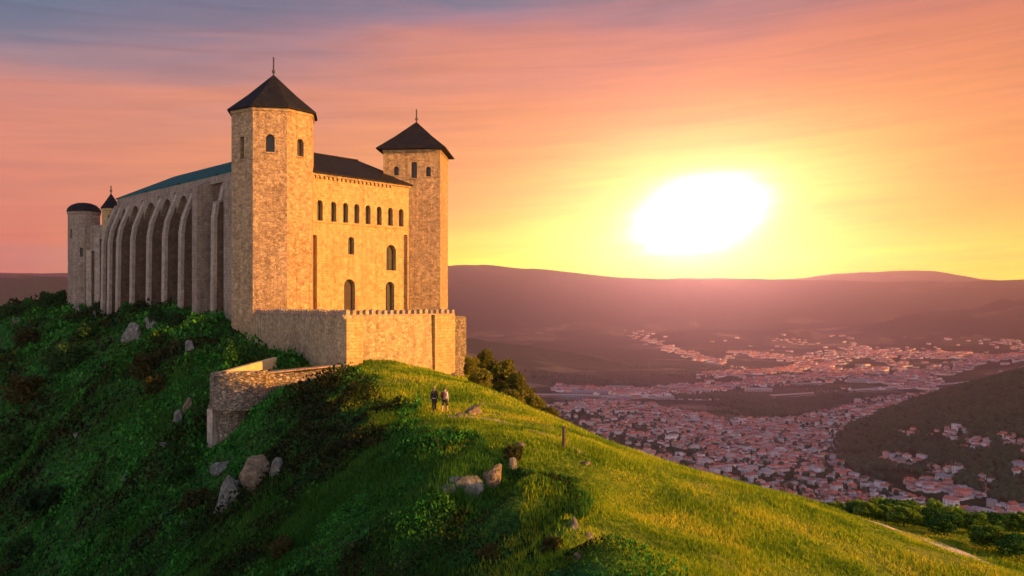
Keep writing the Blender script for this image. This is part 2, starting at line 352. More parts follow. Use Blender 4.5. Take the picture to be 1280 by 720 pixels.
# ------------------------------------------------------------------ the castle
fu = Vector((.64, .77, 0)).normalized(); fn = Vector((.77, -.64, 0)).normalized()     # facade: along, outward
su = Vector((-.68, .73, 0)).normalized(); sn = Vector((-.73, -.68, 0)).normalized()   # long side: along, outward
A0 = Vector((-26.9, 119, 0)); B0 = Vector((-37.6, 119.2, 0))
def isect(a, u, b, v):
    d = b-a; den = u.x*v.y-u.y*v.x; return a+u*((d.x*v.y-d.y*v.x)/den)
C0 = isect(A0, fu, B0, su)
FF = Frame(C0, fu, fn); SF = Frame(C0, su, sn)
EAVE = 17.5; RIDGE = 21.4; BASE = -6
castle = empty('castle', (C0.x, C0.y, Hp(C0.x, C0.y)))
tag(castle, 'large stone castle with two tall pointed towers standing on the hilltop', 'castle')
def cpart(mb, name, mats, par=None, smooth=False):
    o = mb.build(name, mats, par or castle, smooth)
    if par is None or par is castle: o.matrix_parent_inverse = castle_inv
    return o
castle_inv = Matrix.Translation(castle.location).inverted()
LF = FF.upx(514)+1.2; LS = SF.upx(150)
# facade wall with its openings
mb = MB(); FF.box(mb, .2, LF, -1.4, 0, BASE, EAVE)
fac = mb.build('facade_wall', st_fac, castle); fac.matrix_parent_inverse = castle_inv
def fz(px, y):
    u = FF.upx(px); return (HZ-y)/F*FF.p(u, 0, 0).y
cm = MB(); wins = []
for px in (400, 417, 432, 446, 460, 474, 488, 501.5):
    u = FF.upx(px); FF.arch(cm, u, .95, fz(px, 276+(px-400)*.07), fz(px, 250+(px-400)*.11), -.75, .5); wins.append((u, .95, fz(px, 276+(px-400)*.07), fz(px, 250+(px-400)*.11), 'w'))
for px, w, y0, y1, k in ((439, 1.1, 318, 296, 'w'), (489, 1.9, 338, 306, 'w'), (487.5, 1.7, 388, 352, 'w'), (437, 2.0, 390, 349, 'd')):
    u = FF.upx(px); FF.arch(cm, u, w, fz(px, y0), fz(px, y1), -.8, .5); wins.append((u, w, fz(px, y0), fz(px, y1), k))
cut(fac, cm)
cm = MB()
for px, w in ((393.5, .75), (507, .8)):
    u = FF.upx(px); FF.arch(cm, u, w, BASE-1, fz(px, 293), -.7, .5)
cut(fac, cm)
def window(F_, u, w, z0, z1, depth, par, kind='w'):
    m = MB(); F_.arch(m, u, w-.02, z0+.01, z1-.01, depth-.12, depth-.06)
    o = cpart(m, 'door' if kind == 'd' else 'window', m_wood if kind == 'd' else m_glass, par)
    f = MB()
    if kind == 'w' and w > .6:
        F_.box(f, u-.05, u+.05, depth-.055, depth+.06, z0, z1-.05)
        F_.box(f, u-w/2+.01, u+w/2-.01, depth-.054, depth+.05, (z0+z1)/2-.05, (z0+z1)/2+.05)
        cpart(f, 'window_bar', m_iron, par)
    return o
for u, w, z0, z1, k in wins: window(FF, u, w, z0, z1, -.6, fac, k)
# narrow sill ledge under the row of windows and eave cornice with corbels
mb = MB(); FF.box(mb, 4.4, LF, -.05, .16, fz(450, 282)-.0, fz(450, 282)+.18); cpart(mb, 'string_course', st_fac, fac)
mb = MB(); FF.box(mb, 4.2, LF, -.05, .28, EAVE-.35, EAVE+.02)
for i in range(24): FF.box(mb, 4.6+i*.75, 4.9+i*.75, .0, .24, EAVE-.75, EAVE-.352)
cpart(mb, 'cornice', st_tow, fac)
# long side wall
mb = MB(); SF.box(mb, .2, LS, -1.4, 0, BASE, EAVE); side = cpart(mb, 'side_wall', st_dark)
mb = MB(); SF.box(mb, 4, LS, -.05, .5, EAVE-1.15, EAVE+.02); cpart(mb, 'wall_head', st_side, side)
def fin(u, w, nmax=2.4, z1=16.4, zb=9.5):
    m = MB(); pr = [(0, BASE), (nmax+.12, BASE), (nmax, 2), (nmax-.1, zb+.5), (nmax-.45, zb+2.6), (nmax-1.1, z1-2.6), (.55, z1-.8), (.2, z1)]
    pr.append((0, z1+.1))
    m.prism([SF.p(u-w/2, n, z) for n, z in pr], SF.u*w, 0)
    for (n0, a0), (n1, a1) in zip(pr[1:-2], pr[2:-1]):       # pale dressed stone along the outer edge
        m.prism([SF.p(u-w/2-.07, n0+.06, a0), SF.p(u-w/2-.07, n1+.06, a1), SF.p(u-w/2-.07, n1-.42, a1-.15), SF.p(u-w/2-.07, n0-.42, a0-.1)], SF.u*(w+.14), 1)
    return cpart(m, 'buttress', [st_dark, st_pier], side)
us = [SF.upx(px) for px in (146, 154, 165, 183, 204, 224, 245)]
for u in us: fin(u, .9)
for u0_, u1_ in zip(us[1:], us[:-1]):                          # round arches carrying the wall head between the piers
    m = MB(); a_, b_ = u0_+.5, u1_-.5; pl = [SF.p(a_, .002, 16.34), SF.p(a_, .002, 13.2)]
    for i in range(1, 12): t = i/12; pl.append(SF.p(a_+(b_-a_)*t, .002, 13.2+2.4*math.sin(math.pi*t)))
    pl += [SF.p(b_, .002, 13.2), SF.p(b_, .002, 16.34)]; m.prism(pl, SF.n*.62); cpart(m, 'recess_arch', st_side, side)
ua = SF.upx(267); ub = ua+1.6
m = MB(); SF.box(m, ua, ub, .001, 2.4, BASE, 16.0); m.prism([SF.p(ub, 0, 16.0), SF.p(ub, 2.4, 16.0), SF.p(ub, 0, 17.2)], SF.u*(ua-ub)); cpart(m, 'broad_buttress', st_side, side)
fin(SF.upx(283), .8, 2.0, 16.4, 11)
uc = SF.upx(290)+.4; m = MB(); SF.box(m, 3.0, uc, .001, 1.0, BASE, 17.2); w_ = cpart(m, 'broad_buttress', st_side, side); ub = SF.upx(267)+.3
# L-shaped roof over both wings
ov = .55; sb = 7.5
ci = lambda a, b, z: isect(C0+fn*a, fu, C0+sn*b, su)+Vector((0, 0, z))    # offset from facade line, from side line
ed = Vector((0, 0, 0))
def ff(u, n, z): return FF.p(u, n, z)
C1 = ff(LF+.3, ov, EAVE-.1); D1 = ff(LF+.3, -2*sb-ov, EAVE-.1); RA = ff(LF-5.2, -sb, RIDGE)
C3 = SF.p(LS+.4, ov, EAVE-.1); D3 = SF.p(LS+.4, -2*sb-ov, EAVE-.1); RB = SF.p(LS-4.5, -sb, RIDGE)
R0 = ci(-sb, -sb, RIDGE); I0 = ci(-2*sb-ov, -2*sb-ov, EAVE-.1); KA = ff(3.4, ov, EAVE-.1); KB = SF.p(3.4, ov, EAVE-.1)
def roofpiece(name, polys, mat, par=None, th=.18):
    m = MB()
    for p in polys: m.prism([Vector(q) for q in p], (0, 0, th))
    return cpart(m, name, mat, par)
roofpiece('front_roof', [[KA, C1, RA, R0], [C1, D1, RA], [D1, I0, R0, RA]], rf_slate)
roofpiece('side_roof', [[C3, KB, R0, RB], [D3, C3, RB], [I0, D3, RB, R0]], rf_teal)
m = MB()
m.prism([R0+Vector((0, 0, .15))+fn*.12, RA+Vector((0, 0, .15))+fn*.12, RA+Vector((0, 0, .15))-fn*.12, R0+Vector((0, 0, .15))-fn*.12], (0, 0, .16))
cpart(m, 'ridge_tile', rf_slate)
# little chimney behind the near tower
m = MB(); c = ff(6.8, -sb, 0); m.prism([c+Vector((a, b, 20.6)) for a, b in ((-.5, -.4), (.3, -.4), (.3, .4), (-.5, .4))], (0, 0, 1.9)); cpart(m, 'chimney', st_tow)
# inner and far walls so the wings are closed
m = MB(); FF.box(m, LF-.9, LF-.003, -2*sb, -1.403, BASE, EAVE-.2); FF.box(m, 4, LF-.91, -2*sb, -2*sb+1, BASE, EAVE-.2)
SF.box(m, LS-1.2, LS-.003, -2*sb, -1.403, BASE, EAVE-.2); SF.box(m, 4, LS-1.21, -2*sb, -2*sb+1, BASE, EAVE-.25); cpart(m, 'court_wall', st_side)

# towers
def ring(c, r, n, a0, z): return [Vector((c[0]+r*math.cos(a0+2*math.pi*i/n), c[1]+r*math.sin(a0+2*math.pi*i/n), z)) for i in range(n)]
def tower(name, c, r, n, a0, z0, z1, mat, eave_r, zap, fin_z, wins, roofmat_=rf_slate, dome=False):
    m = MB(); m.prism(ring(c, r, n, a0, z0), (0, 0, z1-z0)); t = cpart(m, name, mat)
    cm = MB(); info = []
    for face, off, w, za, zb, sq in wins:
        a = a0+2*math.pi*(face+.5)/n; nn = Vector((math.cos(a), math.sin(a), 0)); ap = r*math.cos(math.pi/n)
        fr = Frame(Vector((c[0], c[1], 0))+nn*ap, Vector((-nn.y, nn.x, 0)), nn)
        (fr.box(cm, off-w/2, off+w/2, -.7, .4, za, zb) if sq else fr.arch(cm, off, w, za, zb, -.7, .4))
        info.append((fr, off, w, za, zb))
    if info:
        cut(t, cm)
        for fr, off, w, za, zb in info:
            g = MB(); fr.arch(g, off, w-.02, za+.01, zb-.01, -.66, -.6); cpart(g, 'window', m_glass, t)
            if w > .5:
                g = MB(); fr.box(g, off-w/2-.12, off+w/2+.12, .0, .14, za-.16, za-.003); cpart(g, 'window_sill', st_tow, t)
    g = MB()
    if not dome:
        e0 = ring(c, eave_r, n, a0, z1-.02); e1 = ring(c, eave_r, n, a0, z1+.16); k = ring(c, eave_r*.55, n, a0, z1+.16+(zap-z1)*.41)
        ap = Vector((c[0], c[1], zap)); vs = e0+e1+k+[ap]
        fs = [tuple(range(n-1, -1, -1))]
        for i in range(n):
            j = (i+1) % n; fs += [(i, j, n+j, n+i), (n+i, n+j, 2*n+j, 2*n+i), (2*n+i, 2*n+j, 3*n)]
        g.add(vs, fs)
    else:
        R_ = [ring(c, eave_r*math.cos(q*math.pi/2*.96), n, a0, z1+(zap-z1)*math.sin(q*math.pi/2)) for q in (0, .25, .5, .75, 1)]
        vs = sum(R_, []); fs = [tuple(range(n-1, -1, -1)), tuple(range(4*n, 5*n))]
        for q in range(4):
            for i in range(n): j = (i+1) % n; fs.append((q*n+i, q*n+j, (q+1)*n+j, (q+1)*n+i))
        g.add(vs, fs)
    ro = cpart(g, 'tower_roof', roofmat_, t)
    # eave cornice
    g = MB(); g.prism(ring(c, r+.14, n, a0, z1-.42), (0, 0, .38)); cpart(g, 'eave_band', mat, t)
    if fin_z:
        g = MB(); g.prism(ring(c, .11, 8, 0, zap-.25), (0, 0, fin_z-zap+.25)); g.prism(ring(c, .22, 8, 0, zap+.25), (0, 0, .3))
        cpart(g, 'finial', m_iron, t)
    return t
T1 = (-31.8, 118.3); a_mid = math.atan2(-.985, .175)
# face k is centred on a0+(k+.5)*45deg ; the mid face is k=0
tw1 = tower('corner_tower', T1, 5.55, 8, a_mid-math.pi/8, -8, 24.9, st_tow, 6.1, 30.4, 32.7,
      [(0, 0, 1.15, 19.2, 21.5, False), (1, .1, 1.1, 19.0, 21.3, False), (7, 0, .8, 18.4, 21.3, True)])
T2 = (-14.75, 137.0); a2 = math.atan2(-.998, -.06)
tw2 = tower('square_tower', T2, 8.6/math.sqrt(2), 4, a2-math.pi/4, -9, 22.9, st_tow, 7.4, 27.9, 29.8,
      [(0, .35, .9, 18.6, 21.0, True), (0, -2.35, .75, 19.0, 20.4, False), (0, 2.5, .75, 18.8, 20.3, False), (1, 0, .5, 18.6, 19.6, True)])
T3 = (-76.0, 157.5)
tw3 = tower('round_tower', T3, 2.6, 16, .1, -6, 16.0, st_side, 2.85, 17.7, None,
      [(10, 0, .5, 11.2, 12.8, True), (12, 0, .5, 8, 9.6, True)], dome=True)
T4 = (-69.4, 153.5)
tw4 = tower('stair_turret', T4, 1.45, 10, .2, -6, 16.2, st_fac, 1.7, 18.9, 20.2, [(7, 0, .4, 13.6, 15.0, False)])
m = MB(); a = Vector((T3[0]+2, T3[1]-1.2, 0)); b = Vector((T4[0], T4[1]+.3, 0)); q = (b-a).normalized(); w_ = Vector((-q.y, q.x, 0))
m.prism([a-w_*.5+Vector((0, 0, -6)), b-w_*.5+Vector((0, 0, -6)), b+w_*.5+Vector((0, 0, -6)), a+w_*.5+Vector((0, 0, -6))], (0, 0, 19.5)); cpart(m, 'link_wall', st_side)
for k, (dx, zt) in enumerate(((.2, 9.0), (.62, 11))):
    c = a.lerp(b, dx)-w_*1.0; m = MB(); m.prism([c+Vector((x, y, -6)) for x, y in ((-.45, -.8), (.45, -.8), (.45, .9), (-.45, .9))], (0, 0, zt+6)); cpart(m, 'buttress', st_pier)

# ------------------------------------------------------------------ rampart
RC = Vector((-16.7, 88, 0)); RL = Vector((-32.6, 112.2, 0)); RR = Vector((-6.6, 100, 0)); RT = -1.35
ramp_e = empty('rampart_wall', (RC.x, RC.y, Hp(RC.x, RC.y)))
tag(ramp_e, 'battlemented stone rampart below the castle, its sunny face above the meadow', 'rampart')
rinv = Matrix.Translation(ramp_e.location).inverted()
def rp(mb_, name, mat, par=None):
    o = mb_.build(name, mat, par or ramp_e)
    if par is None: o.matrix_parent_inverse = rinv
    return o
def frame2(a, b, flip=1):
    u = (b-a).normalized(); n = Vector((u.y, -u.x, 0))*flip; return Frame(a, u, n), (b-a).length
FL, LL = frame2(RL, RC); FR, LR = frame2(RC, RR)
kp = 3.0
m = MB(); FL.box(m, 0, LL-.0, -1.0, 0, -12, RT-.02); rp(m, 'shaded_wall', st_ramp)
m = MB()                                                                  # sunny wall starts at the corner, its foot is battered a little
u0, u1 = .02, FR.upx(539)
m.prism([FR.p(u0, -1.0, -12), FR.p(u0, .35, -12), FR.p(u0, .0, RT), FR.p(u0, -1.0, RT)], FR.u*(u1-u0)); rp(m, 'sunny_wall', st_ramp)
m = MB(); FR.box(m, u1+.35, LR+.0, -1.0, .25, -12, RT); FR.box(m, u1, u1+.35, -1.0, -.25, -12, RT-.01); rp(m, 'end_pier', st_fac)
m = MB(); FR.box(m, u0+.003, u0+2.1, .01, .42, -12, RT-.3); rp(m, 'corner_pier', st_fac)
RE = Vector((-5.4, 102.5, 0)); FE, LE = frame2(RR+Vector((0.1, .3, 0)), RE+Vector((0, .6, 0)))
m = MB(); FE.box(m, .0, LE, -1.2, 0, -12, RT-.2); FE.box(m, LE, LE+.9, -8, -.3, -12, RT-.4); rp(m, 'return_wall', st_rub)
m = MB(); FL.box(m, .0, LL-.01, -1.05, .1, RT-.015, RT+.09); rp(m, 'coping', st_tile)
m = MB(); FR.box(m, .12, LR+.1, -1.05, .12, RT+.005, RT+.11); rp(m, 'coping', st_tile)
def merl(fr, u, sc):
    m = MB(); w = .46*sc; h = .42*sc
    m.prism([fr.p(u-w/2, -.02, RT+.1), fr.p(u+w/2, -.02, RT+.1), fr.p(u+w/2, -.02, RT+.1+h), fr.p(u, -.02, RT+.1+h+.1), fr.p(u-w/2, -.02, RT+.1+h)], fr.n*-.5)
    rp(m, 'merlon', st_tile if random.random() < .55 else st_ramp)
u = .5
while u < LL-.3: merl(FL, u, random.uniform(.8, 1.1)); u += .86
u = .55
while u < LR: merl(FR, u, random.uniform(.8, 1.1)); u += .84

# lower bastion and the sloping wall that joins it to the rampart
bx, by = -25.6, 83.5
bast = empty('bastion', (bx, by, -13)); tag(bast, 'low round stone bastion on the shaded slope below the rampart', 'bastion')
binv = Matrix.Translation(bast.location).inverted()
def bp(m, name, mat):
    o = m.build(name, mat, bast); o.matrix_parent_inverse = binv; return o
def drum(c, r, z0, z1, n=18): m = MB(); m.prism(ring(c, r, n, .1, z0), (0, 0, z1-z0)); return m
bp(drum((bx, by), 2.72, -9.6, -6.75), 'drum', st_rub)
m = MB(); ro_, ri = ring((bx, by), 2.78, 24, .1, -6.75), ring((bx, by), 2.3, 24, .1, -6.75)
for i in range(14, 24):
    j = (i+1) % 24; m.prism([ro_[i], ro_[j], ri[j], ri[i]], (0, 0, .35+.12*math.sin(i*2.1)))
bp(m, 'parapet', st_rub)
bp(drum((bx, by), 2.9, -9.85, -9.6), 'ledge', st_rub)
m = drum((bx-.75, by+.1), 2.0, -18, -9.85, 16); bp(m, 'lower_drum', st_rub)
FB = Frame((bx-2.3, by-1.2), (.8, -.6), (-.6, -.8))
m = MB(); FB.box(m, -.1, .75, -.5, .40, -18, -9.86); bp(m, 'pale_pier', st_pier)
wa, wb = Vector((-28.6, 87.0, 0)), Vector((-24.6, 92.8, 0)); FW, LW = frame2(wa, wb)
m = MB(); m.prism([FW.p(0, 0, -11), FW.p(LW, 0, -11), FW.p(LW, 0, -5.75), FW.p(0, 0, -6.9)], FW.n*-.6); bp(m, 'back_parapet', m_sand)
m = drum((bx, by+1.8), 2.4, -9, -6.74, 18); bp(m, 'platform', m_sand)
ra, rb = Vector((bx+2.35, by+.2, 0)), Vector((RC.x-.2, RC.y-.35, 0)); F3, L3 = frame2(ra, rb)
m = MB(); m.prism([F3.p(0, 0, -13), F3.p(L3, 0, -13), F3.p(L3, 0, -6.3), F3.p(L3*.5, 0, -6.75), F3.p(0, 0, -6.75)], F3.n*-1.1); bp(m, 'joining_wall', st_rub)
m = MB(); m.prism([F3.p(.1, .06, -6.74), F3.p(L3, .06, -6.29), F3.p(L3, -1.2, -6.29), F3.p(.1, -1.2, -6.74)], (0, 0, .12)); bp(m, 'coping', st_tile)
# ------------------------------------------------------------------ leaves, shrubs, trees
def quads(c, size, asp=1.6, up=None):
    """small rhombic leaves at points c with random turns"""
    n = len(c); a = rng.normal(size=(n, 3)); a /= np.linalg.norm(a, axis=1)[:, None]
    b = np.cross(a, rng.normal(size=(n, 3))); b /= np.linalg.norm(b, axis=1)[:, None]
    if up is not None: a = a*(1-up)+np.array([0, 0, 1])*up
    s = np.asarray(size)[:, None]*np.ones((n, 1))
    V = np.empty((n, 4, 3)); V[:, 0] = c-a*s*asp/2; V[:, 1] = c+b*s/2; V[:, 2] = c+a*s*asp/2; V[:, 3] = c-b*s/2
    return V.reshape(-1, 3), np.arange(n*4).reshape(-1, 4)
def lumps(n, R, h, k=9, seed=0, leaf=.25, base=.25, fill=.35):
    """leaf centres on k overlapping lumps filling a crown of radius R and height h above z=base*h"""
    r = np.random.default_rng(seed); P_ = []
    cs = []
    for i in range(k):
        t = r.random(); a = r.random()*6.283; q = R*.62*np.sqrt(r.random())*(1.1-.6*abs(t-.4))
        cs.append((q*np.cos(a), q*np.sin(a), h*(base+(1-base)*(.12+.72*t)), R*r.uniform(.30, .52)*(1.15-.5*t)))
    for x, y, z, rad in cs:
        m = int(n/k); d = r.normal(size=(m, 3)); d /= np.linalg.norm(d, axis=1)[:, None]
        rr_ = rad*np.where(r.random(m) < fill, r.random(m)**.5, r.uniform(.82, 1.12, m))
        p = d*rr_[:, None]*np.array([1, 1, .85])*(1+.18*np.sin(d[:, :1]*5+x)*np.cos(d[:, 1:2]*6+y)); P_.append(p+np.array([x, y, z]))
    return np.concatenate(P_)
def shrub_mesh(name, R, h, n, leaf, mat, seed):
    c = lumps(n, R, h, 8, seed, base=.0); c[:, 2] = np.maximum(c[:, 2], -.3)
    V, Fq = quads(c, rng.uniform(.6, 1.3, len(c))*leaf); return mk(name, V, Fq, mat)
def limb(mb, a, b, r0, r1, n=7):
    a = Vector(a); b = Vector(b); d = (b-a).normalized(); t = d.orthogonal().normalized(); s = d.cross(t)
    vs = [c+(t*math.cos(2*math.pi*i/n)+s*math.sin(2*math.pi*i/n))*r for c, r in ((a, r0), (b, r1)) for i in range(n)]
    mb.add(vs, [(i, (i+1) % n, n+(i+1) % n, n+i) for i in range(n)]+[tuple(range(n, 2*n))])
def tree_proto(h, R, n, leaf, mat, seed):
    r = random.Random(seed); root = empty('tree'); m = MB()
    pts_ = [Vector((0, 0, -.8)), Vector((r.uniform(-.15, .15), r.uniform(-.15, .15), h*.3)), Vector((r.uniform(-.3, .3), r.uniform(-.3, .3), h*.62)), Vector((0, 0, h*.85))]
    rad = [.05*h*.55, .04*h*.5, .025*h*.5, .01*h*.4]
    for i in range(3): limb(m, pts_[i], pts_[i+1], rad[i], rad[i+1])
    for i in range(9):
        t = r.uniform(.25, .75); b = pts_[0].lerp(pts_[3], t); a = r.random()*6.28; q = R*r.uniform(.45, .8)
        limb(m, b, b+Vector((q*math.cos(a), q*math.sin(a), h*r.uniform(.08, .2))), .016*h*.5, .005*h*.4, 5)
    tr = m.build('trunk', m_bark, root)
    c = lumps(n, R, h, 16, seed, base=.22); V, Fq = quads(c, rng.uniform(.6, 1.35, len(c))*leaf)
    mk('crown', V, Fq, mat, parent=root)
    return root
def copy_tree(o, parent=None):
    c = o.copy(); COL.objects.link(c); c.parent = parent
    for ch in o.children:
        k = copy_tree(ch, c)
    return c
USED = set()
def place(proto, loc, rz, sc):
    o = copy_tree(proto) if proto.name in USED else proto
    USED.add(proto.name); o.location = loc; o.rotation_euler = (0, 0, rz); o.scale = (sc[0], sc[0], sc[1]); return o

# shrubs on the shaded flank: (px, py, width m, height m, kind, label)
SHR = {}
for k, mt in (('dark', lf_dark), ('green', lf_green), ('russet', lf_brown)):
    for v in range(2):
        o = shrub_mesh('shrub', 1, 1, 2600, .115, mt, 11+v+len(k)); SHR[k, v] = o
SL = [(130,392,2.6,2.6,'dark','dark shrub at the foot of the thin pale piers'),(196,402,2.2,2.3,'dark','dark shrub under the middle buttresses of the long wall'),
 (158,396,2.0,2.2,'green','green bush between the first buttresses of the long wall'),(222,408,2.4,2.0,'dark','dark shrub under the last narrow buttress before the broad one'),
 (250,412,1.8,1.5,'green','green bush at the foot of the broad buttress'),(276,424,2.0,1.3,'green','green bush below the tall recess beside the near tower'),
 (58,380,2.8,2.3,'dark','dark shrub on the skyline left of the round tower'),(38,388,2.6,2.0,'green','green bush on the skyline, second from the far left'),
 (78,378,2.2,2.4,'dark','dark shrub on the skyline touching the round tower'),(16,396,2.8,2.2,'dark','dark shrub on the skyline at the far left edge'),
 (40,430,4.4,2.6,'russet','wide russet shrub below the skyline bushes at far left'),(84,455,4.6,2.8,'dark','big dark shrub high on the left flank'),
 (30,500,5.2,3.2,'russet','biggest russet shrub low on the far left flank'),(110,425,3.4,2.4,'dark','dark shrub just below the round tower'),
 (182,468,3.6,2.6,'russet','brownish shrub alone in the middle of the green flank'),(196,492,2.8,2.0,'russet','small brownish shrub below the brownish middle shrub'),
 (292,446,3.0,2.0,'green','bright green bush beside the low bastion, under the near tower'),(318,448,2.0,1.3,'green','small green bush where the near tower meets the rampart'),
 (14,575,5.4,3.2,'dark','very dark shrub at the left edge, halfway down the flank'),(60,640,4.6,2.6,'dark','dark shrub low on the left flank'),
 (20,700,4.0,2.4,'dark','dark shrub in the bottom left corner'),(250,640,3.0,1.8,'russet','russet shrub below the rocks of the bastion foot'),
 (225,600,2.6,1.6,'dark','dark shrub left of the tall rock under the bastion'),(390,610,1.6,.9,'dark','low dark bush in the middle of the shaded slope'),
 (350,545,1.8,1.0,'green','green bush right of the bastion pier'),(470,560,1.5,.8,'russet','low russet bush in the shade under the walkers'),
 (545,560,1.3,.7,'dark','low dark bush above the pair of grey boulders'),(640,572,1.3,.8,'russet','russet bush behind the pair of boulders'),
 (655,600,1.0,.7,'green','green bush at the right side of the pair of boulders'),(690,690,.9,.7,'russet','russet tuft bush near the bottom of the shadow edge'),
 (610,695,1.0,.7,'russet','russet bush near the bottom middle'),(450,690,1.2,.8,'dark','dark bush at the bottom between two russet ones'),
 (360,690,1.6,1.0,'russet','russet bush at the bottom below the bastion rocks'),(150,650,2.4,1.6,'green','green bush low on the flank right of the dark shrubs'),
 (745,600,.0,.0,'',''),(300,520,1.6,1.1,'dark','dark bush growing against the right side of the bastion pier'),(232,545,2.4,1.5,'green','green bush by the pale stones left of the bastion')]
for i, (px, py, w, h, k, lab) in enumerate(SL):
    if not k: continue
    x, y, z = G(px, py); pr = SHR[k, i % 2]
    o = place(pr, (x, y, z-.25), random.random()*6, (w*.62, h)); tag(o, lab, 'shrub', 'shrubs growing on the shaded flank of the hill')
# olive gold trees on the back slope behind the rampart
gp = [tree_proto(10, 4.2, 9000, .36, lf_gold, s) for s in (3, 4)]
GT = [(588,452,104,1.0,'tallest olive gold tree touching the end of the rampart'),(606,436,112,1.05,'tall olive gold tree second from the rampart'),(628,446,110,1.0,'round olive gold tree in the middle of the clump behind the rampart'),
 (648,464,106,.95,'olive gold tree fourth from the rampart, lower than its left neighbour'),(668,488,100,.8,'smaller olive gold tree near the right end of the clump'),(684,508,92,.62,'last and smallest olive gold tree beside the meadow edge'),
 (600,470,98,.8,'olive gold tree in front of the two tallest, close to the meadow edge'),(640,492,94,.7,'low olive gold tree in front of the middle of the clump')]
for i, (px, py, d, s, lab) in enumerate(GT):
    x, y, zt = P(px, py, d); g = Hp(x, y); h = max(zt-g, 3.0)/10
    tag(place(gp[i % 2], (x, y, g), i*1.7, (max(h, .45)*.9*1.0, h)), lab, 'tree', 'olive gold trees behind the rampart')
# belt of trees beyond the gravel path
bp_ = [tree_proto(6, 2.8, 6500, .27, m_, s) for s, m_ in ((7, lf_belt), (8, lf_belt), (9, lf_green))]
belt = [(1036,629,72),(1054,624,80),(1072,628,70),(1090,620,82),(1108,630,68),(1122,621,80),(1138,626,70),(1152,622,86),(1166,634,66),(1180,630,80),(1194,640,68),(1208,634,84),
 (1220,650,62),(1234,640,76),(1246,654,62),(1258,646,78),(1270,656,64),(1284,650,72),(1300,660,66),(1130,646,64),(1185,658,61),(1235,668,58),(1085,642,68),(1275,676,56),(1322,664,68),(1345,672,64)]
words = ['first','second','third','fourth','fifth','sixth','seventh','eighth','ninth','tenth','eleventh','twelfth','thirteenth','fourteenth','fifteenth','sixteenth','seventeenth','eighteenth','nineteenth','twentieth','twenty-first','twenty-second','twenty-third','twenty-fourth','twenty-fifth','twenty-sixth']
rank = {b: i for i, b in enumerate(sorted(belt))}
for i, (px, py, d) in enumerate(belt):
    x, y, zt = P(px, py, d); g = Hp(x, y); h = max(zt-g, 1.6)/6
    tag(place(bp_[i % 3], (x, y, g), i*2.1, (max(h*.85, .45)*(1+.2*math.sin(i*3)), h)), f"{['light green','mid green','dark green'][i % 3]} leafy tree, {words[rank[belt[i]]]} from the left in the belt beyond the gravel path", 'tree', 'trees in the belt beyond the gravel path')

# ------------------------------------------------------------------ grass and ground cover
def scatter(n, x0, x1, y0, y1, fn):
    out = []
    while sum(map(len, out)) < n:
        x = rng.uniform(x0, x1, n*2); y = rng.uniform(y0, y1, n*2); keep = rng.random(n*2) < fn(x, y); out.append(np.c_[x[keep], y[keep]])
    return np.concatenate(out)[:n]
def wgt(x, y): return np.where(abs(x) < .66*y+4, np.clip((30/np.hypot(x, y))**2, .02, 1), .01)
mline = lambda x, y: x+.413*y-17+5*fbm(x, y, 7, 3)
inside = lambda x, y: ((x-C0.x)*fn.x+(y-C0.y)*fn.y < .3) & ((x-C0.x)*sn.x+(y-C0.y)*sn.y < .4)
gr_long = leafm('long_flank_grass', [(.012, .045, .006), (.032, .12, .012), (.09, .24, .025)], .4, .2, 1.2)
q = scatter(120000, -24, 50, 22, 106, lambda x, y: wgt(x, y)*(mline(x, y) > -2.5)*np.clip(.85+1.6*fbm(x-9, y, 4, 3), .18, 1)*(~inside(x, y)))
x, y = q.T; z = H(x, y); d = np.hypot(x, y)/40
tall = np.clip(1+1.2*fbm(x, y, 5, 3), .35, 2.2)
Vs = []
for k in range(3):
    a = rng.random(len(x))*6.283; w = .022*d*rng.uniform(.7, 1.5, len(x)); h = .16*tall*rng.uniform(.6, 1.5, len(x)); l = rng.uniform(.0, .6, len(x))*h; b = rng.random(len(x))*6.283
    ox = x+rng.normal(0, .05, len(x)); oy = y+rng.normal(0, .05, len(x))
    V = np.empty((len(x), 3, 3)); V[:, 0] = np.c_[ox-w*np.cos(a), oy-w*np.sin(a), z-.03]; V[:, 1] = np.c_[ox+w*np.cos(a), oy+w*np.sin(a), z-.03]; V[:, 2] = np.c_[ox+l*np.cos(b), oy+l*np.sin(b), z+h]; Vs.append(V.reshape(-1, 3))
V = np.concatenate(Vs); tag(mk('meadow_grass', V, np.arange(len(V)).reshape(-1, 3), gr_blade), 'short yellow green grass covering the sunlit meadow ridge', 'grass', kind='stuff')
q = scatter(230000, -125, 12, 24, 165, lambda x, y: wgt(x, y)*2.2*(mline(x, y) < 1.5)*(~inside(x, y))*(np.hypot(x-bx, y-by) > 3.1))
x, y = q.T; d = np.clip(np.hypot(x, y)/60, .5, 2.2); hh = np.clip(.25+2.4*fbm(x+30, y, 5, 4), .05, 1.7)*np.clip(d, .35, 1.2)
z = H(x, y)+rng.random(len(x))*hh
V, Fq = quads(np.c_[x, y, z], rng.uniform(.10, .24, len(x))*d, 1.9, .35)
tag(mk('undergrowth', V, Fq, gr_flank), 'rough green weeds and creepers covering the shaded flank', 'undergrowth', kind='stuff')

